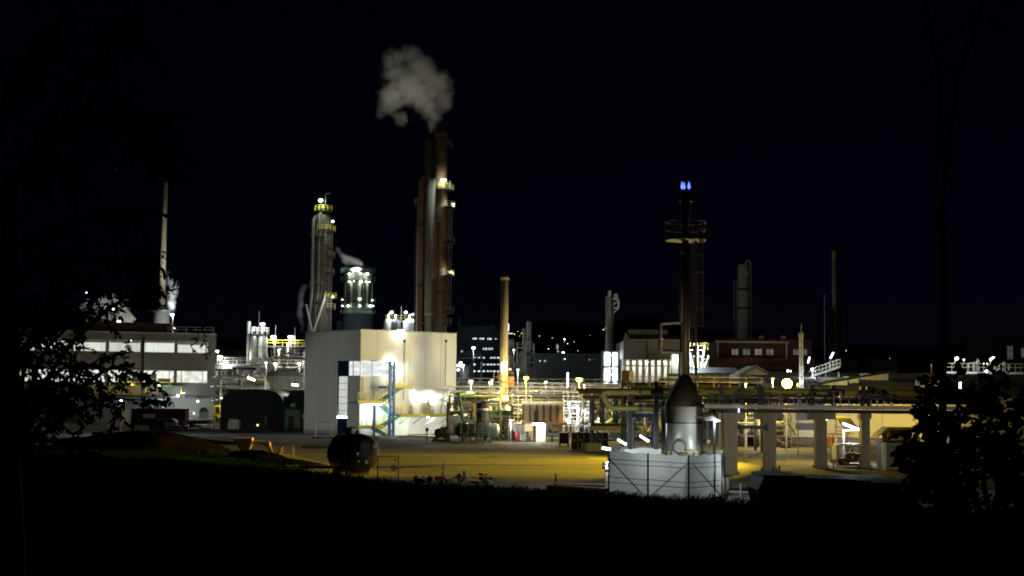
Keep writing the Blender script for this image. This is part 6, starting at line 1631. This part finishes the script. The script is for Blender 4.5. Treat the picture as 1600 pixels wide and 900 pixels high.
for zz in (za_,(za_+zb_)/2): 
    for yy in (-.4,.4): q.bar((x0_,yy,zz),(x1_,yy,zz),.05)
part('basket_rail', q, liftyellow, t); part('basket_floor', MB().box(x0_,x1_,-.45,.45,zb_-.12,zb_), steel, t); part('basket_foot', MB().box(x0_+.2,x1_,-.5,-.42,zb_-.35,zb_-.1), liftyellow, t)
part('chassis', MB().box(q_(360,720).x,q_(405,720).x,-.8,.8,.35,.75), blacksteel, t)
for xx in (q_(365,720).x,q_(400,720).x):
    for yy in (-.95,.7): part('wheel', MB().cyl((xx,yy,.38),(xx,yy+.25,.38),.38,n=14), blacksteel, t)
# amber work lights do not exist here: the lift is lit by the yard
# dark skip containers at bottom right
P0=base(1290,800,73); s=mpp(73)
t=thing('open_skip','black open skip container with stepped lids at the lower right','skip',P0)
zt=zp(1190,741,73); 
prof=[((1180-1290)*s,zp(1180,764,73)),((1190-1290)*s,zt),((1400-1290)*s,zp(1400,756,73)),((1400-1290)*s,.0),((1190-1290)*s,.0)]
part('hull', MB().xprism(prof,-1,2.4), blacksteel, t)
for pa,pb,ya,yb in ((1188,1251,740.5,743.5),(1251,1288,744.5,747.5),(1288,1328,746,749),(1328,1352,748,751.5),(1352,1400,751.5,756)):
    part('lid', MB().xprism([((pa-1290)*s,zp(pa,ya,73)),((pb-1290)*s,zp(pb,ya+1,73)),((pb-1290)*s,zp(pb,yb+1.5,73)),((pa-1290)*s,zp(pa,yb+1.5,73))],-1.15,2.5), darksteel, t)
for k in range(5): xx=(1200-1290+k*40)*s; part('rib', MB().box(xx-.08,xx+.08,-1.15,-1.01,.1,zt-.5), darksteel, t)
p=gnd(1165,770); one('tarp_roll', MB().cyl((-1.2,0,.15),(1.3,.3,.15),.15,n=9), darksteel,'dark roll lying on the ground between the enclosure and the skip','roll',p)
p=gnd(1175,766); t=thing('slab_stack','low wooden slab between the enclosure and the black skip','slab',p); part('slab', MB().obox((0,0,.12),1.6,.7,.2,.1), wood, t); part('edge_board', MB().obox((.1,-.45,.06),1.7,.1,.12,.1), wood, t)
# ================================================================ steam plumes
def plume(name,label,D,balls,dens,nscale,namp,c=(.95,.95,.92),thr=.12,step=.4,cat='steam plume',soft=.65):
    """steam: a closed hull round overlapping puffs, filled with broken-up vapour"""
    if len(balls)<10: balls=[tuple(a_+(b_-a_)*k/3 for a_,b_ in zip(p_,q_)) for p_,q_ in zip(balls,balls[1:]) for k in range(3)]+[balls[-1]]
    s=mpp(D); px0,py0,_=balls[0]; O=at(px0,py0,D); pts=[]
    rr=random.Random(len(name)+int(px0))
    for px,py,r_ in balls:
        p=at(px,py,D)-O; pts.append((p.x,rr.uniform(-.3,.3)*r_*s,p.z,r_*s))
    mb=MB()
    for x,y,z,r in pts: mb.ball((x,y,z),r*1.75,14,9)
    o=part(name,mb,None); o.location=O; tag(o,label,cat)
    rm=o.modifiers.new('Remesh','REMESH'); rm.mode='VOXEL'; rm.voxel_size=max(.12,min(p[3] for p in pts)*.22)
    m=bpy.data.materials.new('steam_'+str(int(px0))); m.use_nodes=True; nt=m.node_tree; N=nt.nodes; L=nt.links
    N.remove(N['Principled BSDF']); pv=N.new('ShaderNodeVolumePrincipled')
    pv.inputs['Color'].default_value=(*c,1); pv.inputs['Anisotropy'].default_value=.0
    tc=N.new('ShaderNodeTexCoord')
    nz=N.new('ShaderNodeTexNoise'); nz.inputs['Scale'].default_value=nscale; nz.inputs['Detail'].default_value=5; nz.inputs['Roughness'].default_value=.62
    L.new(tc.outputs['Object'],nz.inputs[0])
    # warp the position so the puffs are billowy
    sb=N.new('ShaderNodeVectorMath'); sb.operation='SUBTRACT'; sb.inputs[1].default_value=(.5,.5,.5); L.new(nz.outputs['Color'],sb.inputs[0])
    ml=N.new('ShaderNodeVectorMath'); ml.operation='SCALE'; ml.inputs['Scale'].default_value=namp; L.new(sb.outputs[0],ml.inputs[0])
    ad=N.new('ShaderNodeVectorMath'); ad.operation='ADD'; L.new(tc.outputs['Object'],ad.inputs[0]); L.new(ml.outputs[0],ad.inputs[1])
    prev=None
    for x,y,z,r in pts:
        ds=N.new('ShaderNodeVectorMath'); ds.operation='DISTANCE'; ds.inputs[1].default_value=(x,y,z); L.new(ad.outputs[0],ds.inputs[0])
        ma=N.new('ShaderNodeMath'); ma.operation='MULTIPLY_ADD'; ma.inputs[1].default_value=-1/r; ma.inputs[2].default_value=1.0; L.new(ds.outputs['Value'],ma.inputs[0])
        if prev is None: prev=ma
        else:
            mx=N.new('ShaderNodeMath'); mx.operation='SMOOTH_MAX'; mx.inputs[2].default_value=.3; L.new(prev.outputs[0],mx.inputs[0]); L.new(ma.outputs[0],mx.inputs[1]); prev=mx
    n2=N.new('ShaderNodeTexNoise'); n2.inputs['Scale'].default_value=nscale*2.4; n2.inputs['Detail'].default_value=4; L.new(tc.outputs['Object'],n2.inputs[0])
    a2=N.new('ShaderNodeMath'); a2.operation='MULTIPLY_ADD'; a2.inputs[1].default_value=1.0; a2.inputs[2].default_value=-.5; L.new(n2.outputs[0],a2.inputs[0])
    a3=N.new('ShaderNodeMath'); a3.operation='ADD'; L.new(prev.outputs[0],a3.inputs[0]); L.new(a2.outputs[0],a3.inputs[1])
    mr=N.new('ShaderNodeMapRange'); mr.inputs['From Min'].default_value=thr; mr.inputs['From Max'].default_value=thr+.45/soft*1.0; mr.inputs['To Min'].default_value=0; mr.inputs['To Max'].default_value=dens
    L.new(a3.outputs[0],mr.inputs[0]); L.new(mr.outputs[0],pv.inputs['Density'])
    L.new(pv.outputs[0],N['Material Output'].inputs['Volume'])
    try: m.cycles.volume_step_rate=step
    except Exception: pass
    o.data.materials.append(m)
    return o
plume('steam_plume','large billowing pale steam plume leaning left above the great rusty stack',280,
   [(679,190,12),(675,181,16),(680,184,13),(672,172,20),(690,160,20),(660,150,32),(640,130,34),(684,128,26),(655,105,26),(618,112,24),(612,150,24),(606,170,16),(625,182,14),(620,88,16),(640,88,18),(607,95,14),(665,120,26),(700,150,10),(598,180,10)],.12,.26,5.0,thr=.0,soft=.7)
plume('steam_plume','thin steam drifting left from the top of the ringed cooling tower',330,
   [(570,419,5),(562,414,7),(552,410,8),(545,408,8),(538,404,7),(530,395,5),(527,388,4)],.09,.22,2.2,thr=.05)
plume('steam_plume','grey steam wisp rising left of the piped distillation column',270,
   [(472,515,3),(471,502,5),(469,490,6),(468,478,6),(470,468,6),(473,455,5),(477,445,5)],.10,.3,1.8,thr=.08)
plume('steam_plume','pale steam puff rising beside the tall slender chimney behind the laboratory',290,
   [(268,486,6),(267,475,9),(270,462,9),(272,450,10),(266,440,9),(262,430,7),(276,446,7)],.16,.25,2.0,thr=.06)
plume('steam_plume','faint bluish steam from the thin dark stack right of the great stack',420,
   [(717,492,3),(716,483,5),(715,472,6),(713,460,5),(711,450,4)],.02,.2,2.0,c=(.6,.7,1),thr=.05)
# spotlights added to light the plumes from below, with no fitting of their own
def spot(px,py,d,target,P,c,ang_,blend=.6,rad=.25,dy=0):
    l=bpy.data.lights.new('spot','SPOT'); l.energy=P; l.color=c; l.spot_size=R(ang_); l.spot_blend=blend; l.shadow_soft_size=rad
    o=bpy.data.objects.new('spot',l); col.objects.link(o); p=at(px,py,d); o.location=p+Vector((0,dy,0))
    o.rotation_euler=(Vector(target)-o.location).to_track_quat('-Z','Y').to_euler(); return o
spot(700,283,287,at(650,125,281),9500,(1,.93,.74),60)
spot(1122,657,81.9,at(1250,690,115),8500,(1,.92,.7),46,.5,.1,dy=.3)  # added spot by the post lamp that brightens the bridge columns
spot(505,312,292,at(632,112,280),14000,(.97,1,.82),24)
spot(560,421,326,at(548,404,330),9000,(.95,1,.9),110)
spot(276,492,288,at(268,455,290),11000,W_COOL,80)
spot(486,510,262,at(471,480,270),7000,W_COOL,80)

# ================================================================ trees in the foreground
def leaf(mb,p,d_,nrm,L_,W_):
    d_=d_.normalized(); sd=d_.cross(nrm)
    if sd.length<1e-4: sd=d_.orthogonal()
    sd.normalize(); up=sd.cross(d_)
    pts=[p, p+d_*L_*.3+sd*W_*.45+up*.0, p+d_*L_*.65+sd*W_*.36, p+d_*L_-up*L_*.12, p+d_*L_*.65-sd*W_*.36, p+d_*L_*.3-sd*W_*.45]
    mb.add(pts,[(0,1,2,3,4,5)])
def rv(rr,s=1): return Vector((rr.gauss(0,s),rr.gauss(0,s),rr.gauss(0,s)))
def foliage(rr,limbs,leafmb,woodmb,ntw,nlf,tw_len,lsize,lw,droop=.35,r0=.03,start=.25):
    for pts in limbs:
        P=[Vector(p) for p in pts]
        # smooth the limb
        S=[]
        for i in range(len(P)-1):
            for k in range(5): S.append(P[i].lerp(P[i+1],k/5)+rv(rr,.012))
        S.append(P[-1]); woodmb.tube(S,r0,6,r_end=.004)
        for k in range(ntw):
            u=start+(1-start)*(k+rr.random())/ntw; i=min(len(S)-2,int(u*(len(S)-1))); p=S[i].lerp(S[i+1],rr.random()); ax=(S[i+1]-S[i]).normalized()
            dr=(ax*.6+rv(rr,.55)); dr.z-=droop*.4; dr.normalize()
            T=[p]; L_=tw_len*rr.uniform(.5,1.25)
            for j in range(6):
                dr=(dr+rv(rr,.12)+Vector((0,0,-droop*.13))).normalized(); T.append(T[-1]+dr*L_/6)
            woodmb.tube(T,.006,4,r_end=.0015)
            for j in range(nlf):
                v=(j+.6)/nlf; a=min(5,int(v*6)); q=T[a].lerp(T[a+1],v*6-a); tdir=(T[a+1]-T[a]).normalized()
                side=tdir.cross(Vector((0,0,1))+rv(rr,.3)).normalized()*(1 if j%2 else -1)
                ld=tdir*.5+side*.8+Vector((0,0,-droop))+rv(rr,.25)
                leaf(leafmb,q,ld,Vector((0,-.5,.8))+rv(rr,.5),lsize*rr.uniform(.6,1.2),lw*rr.uniform(.7,1.15))
            leaf(leafmb,T[-1],dr,Vector((0,0,1))+rv(rr,.4),lsize,lw)
def tree(name,label,base_pt,limb_px,d,seed,ntw,nlf,tw,ls,lw_,lm,trunk_r=.12,droop=.35,r0=.03,cat='tree',spread=.8,start=.25,trunk=True):
    rr=random.Random(seed); t=thing(name,label,cat,base_pt); B=Vector(base_pt)
    lf,wd=MB(),MB(); limbs=[]
    for pp in limb_px:
        dd=[d+rr.uniform(-spread,spread)*(.3+.7*k/len(pp)) for k in range(len(pp))]
        limbs.append([at(px,py,dd[k])-B for k,(px,py) in enumerate(pp)])
    foliage(rr,limbs,lf,wd,ntw,nlf,tw,ls,lw_,droop,r0,start)
    part('crown', lf, lm, t); part('branches', wd, bark, t)
    return t,limbs
def bank_z(x,y): return 4.6*(1-max(0,y)/toe_y(x))-.1
# big tree at the left edge
x0=at(20,700,13.5).x
T,_l=tree('leafy_tree','dark leafy tree filling the left edge with twigs hanging over the laboratory',(x0,13.5,bank_z(x0,13.5)),
  [[(15,720),(90,560),(170,480),(225,455),(262,425)],[(15,720),(100,620),(180,570),(232,590)],[(15,720),(100,650),(170,620),(240,628)],
   [(15,720),(40,560),(90,450),(150,440)],[(15,720),(60,560),(110,500),(150,470)],[(15,720),(70,620),(120,580),(170,560)],[(15,720),(20,560),(30,460),(60,400)],
   [(15,720),(60,680),(120,700),(180,720)],[(10,700),(60,600),(110,570),(140,600)],[(10,720),(30,640),(60,600),(90,620)],[(10,700),(20,600),(40,540),(70,520)],[(10,720),(30,560),(60,500),(95,480)],[(10,740),(40,660),(70,640),(100,650)],[(10,700),(0,560),(20,500),(50,470)]],
  13.5,3,20,15,.33,.078,.038,leaf_m)
part('trunk', MB().tube([(0,0,-.3),(.02,0,.9),(-.05,.0,2.0),(-.1,0,4.5)],.16,10,r_end=.07), bark, T, smooth=True)
x0=at(-60,700,15).x
T,_l=tree('overhanging_tree','dark tree crown overhanging the upper left, its leaf tips hiding the chimney head',(x0,15,bank_z(x0,15)),
  [[(-60,500),(60,300),(150,220),(235,235),(258,268)],[(-60,500),(40,250),(150,150),(260,190),(256,250)],[(-60,450),(20,150),(120,60),(220,60)],[(-60,450),(60,360),(150,330),(215,330)],
   [(-60,450),(80,200),(180,170),(230,200)],[(-60,450),(0,300),(80,250),(120,280)],[(-60,450),(40,380),(120,400),(200,400),(246,408)],[(-60,450),(-20,200),(40,100),(80,40)],[(-60,450),(90,150),(170,90),(200,0)]],
  15,8,26,18,.45,.085,.042,leaf_m)
part('trunk', MB().tube([(0,0,-.3),(.03,0,1.0),(0,0,2.4),(-.1,0,6.0)],.2,10,r_end=.09), bark, T, smooth=True)
# a thin twig with few leaves over the right end of the laboratory
x0=at(330,640,12.5).x
T,_l=tree('hanging_twig','few small hanging leaves before the top right laboratory windows',at(318,512,12.8),
  [[(318,512),(312,520),(306,532),(300,545)],[(318,512),(318,525),(322,540),(318,556)]],12.8,12,3,3,.06,.05,.02,leaf_m,r0=.004,spread=.05,start=.3,cat='twig')
# right bush
x0=at(1540,860,9.5).x
T,_l=tree('broad_leaved_bush','black broad leaved bush at the lower right before the ivory hall',(x0,9.5,bank_z(x0,9.5)),
  [[(1540,860),(1480,720),(1440,640),(1445,600)],[(1540,860),(1500,700),(1500,640),(1492,605)],[(1540,860),(1540,700),(1550,640),(1545,615)],[(1540,860),(1570,720),(1590,650),(1600,600)],
   [(1540,860),(1490,740),(1455,690),(1440,655)],[(1540,860),(1480,770),(1445,735),(1428,728)],[(1540,860),(1490,780),(1455,760),(1425,752)],[(1540,860),(1520,740),(1470,700),(1450,690)],
   [(1540,860),(1560,740),(1530,690),(1520,670)],[(1540,860),(1590,740),(1620,680),(1640,640)],[(1540,860),(1500,770),(1460,740),(1430,745)],[(1540,860),(1570,760),(1570,700),(1585,690)],[(1540,860),(1510,800),(1440,800),(1400,790)],[(1540,860),(1580,800),(1610,760),(1640,740)]],
  9.5,21,17,9,.25,.08,.058,leaf_r,droop=.1,spread=.5,cat='bush',r0=.02)
part('stem', MB().cyl((0,0,-.3),(0,0,.25),.05,.03,8), bark, T)
# slender dark trunk behind the bush
x0=at(1473,700,17).x; zb=bank_z(x0,17)
T,_l=tree('slender_tree','slender straight dark trunk rising behind the right bush into an unlit crown',(x0,17,zb),
  [[(1474,300),(1490,150),(1530,20),(1570,-80)],[(1474,310),(1470,150),(1450,20),(1440,-80)]],
  17,31,8,7,.45,.09,.05,leaf_r,r0=.03)
zt=at(1474,300,17).z-zb
part('trunk', MB().tube([(0,0,-.4),(.0,0,zt*.4),(at(1474,480,17).x-x0,0,zt*.75),(at(1474,300,17).x-x0,0,zt)],.055,10,r_end=.035), bark, T, smooth=True)

# ================================================================ yard light of the big sodium lamp, then spots added for flare and cream wall
_o=spot(1228,600,128,(0,0,0),140000,SODIUM,104,.6,.05)
_o.location=SL.location+Vector((0,-_r*1.2,_zl)); _o.rotation_euler=Vector((-.94,-.34,-.2)).to_track_quat('-Z','Y').to_euler()
spot(1228,607,116,at(1072,420,85.5),36000,(1,.72,.3),36,.4,.3,dy=-1)  # added spot, well ahead of the sodium lamp, that warms the flare
spot(1098,672,80.6,at(1074,440,85.2),330,(1,.86,.62),120,.6,.2)  # added spot without a fitting that brightens the drum, cone and riser
spot(905,594,171,at(660,560,188),13000,(1,.88,.58),110,.5,.4)  # added spot near the sodium pole lamp that washes the cream wall

HAZE=0.0
if HAZE:
    q=MB().box(-420,420,-25,900,-2,75)
    hm=bpy.data.materials.new('night_haze'); hm.use_nodes=True; N=hm.node_tree.nodes; N.remove(N['Principled BSDF'])
    pv=N.new('ShaderNodeVolumePrincipled'); pv.inputs['Color'].default_value=(.8,.88,1,1); pv.inputs['Density'].default_value=HAZE; pv.inputs['Anisotropy'].default_value=.5
    hm.node_tree.links.new(pv.outputs[0],N['Material Output'].inputs['Volume'])
    o=part('haze',q,hm); tag(o,'thin night haze lit by the lamps of the works','haze',kind='stuff')
sc.view_settings.view_transform='Standard'; sc.view_settings.look='None'; sc.view_settings.exposure=0; sc.view_settings.gamma=1
sc.view_settings.use_curve_mapping=False
sc.render.engine='CYCLES'
cy=sc.cycles
cy.max_bounces=6; cy.diffuse_bounces=2; cy.glossy_bounces=2; cy.transmission_bounces=2; cy.volume_bounces=1; cy.transparent_max_bounces=8
cy.sample_clamp_indirect=2.0; cy.sample_clamp_direct=0
cy.use_light_tree=True; cy.caustics_reflective=False; cy.caustics_refractive=False
cy.use_denoising=True
cy.filter_width=1.9
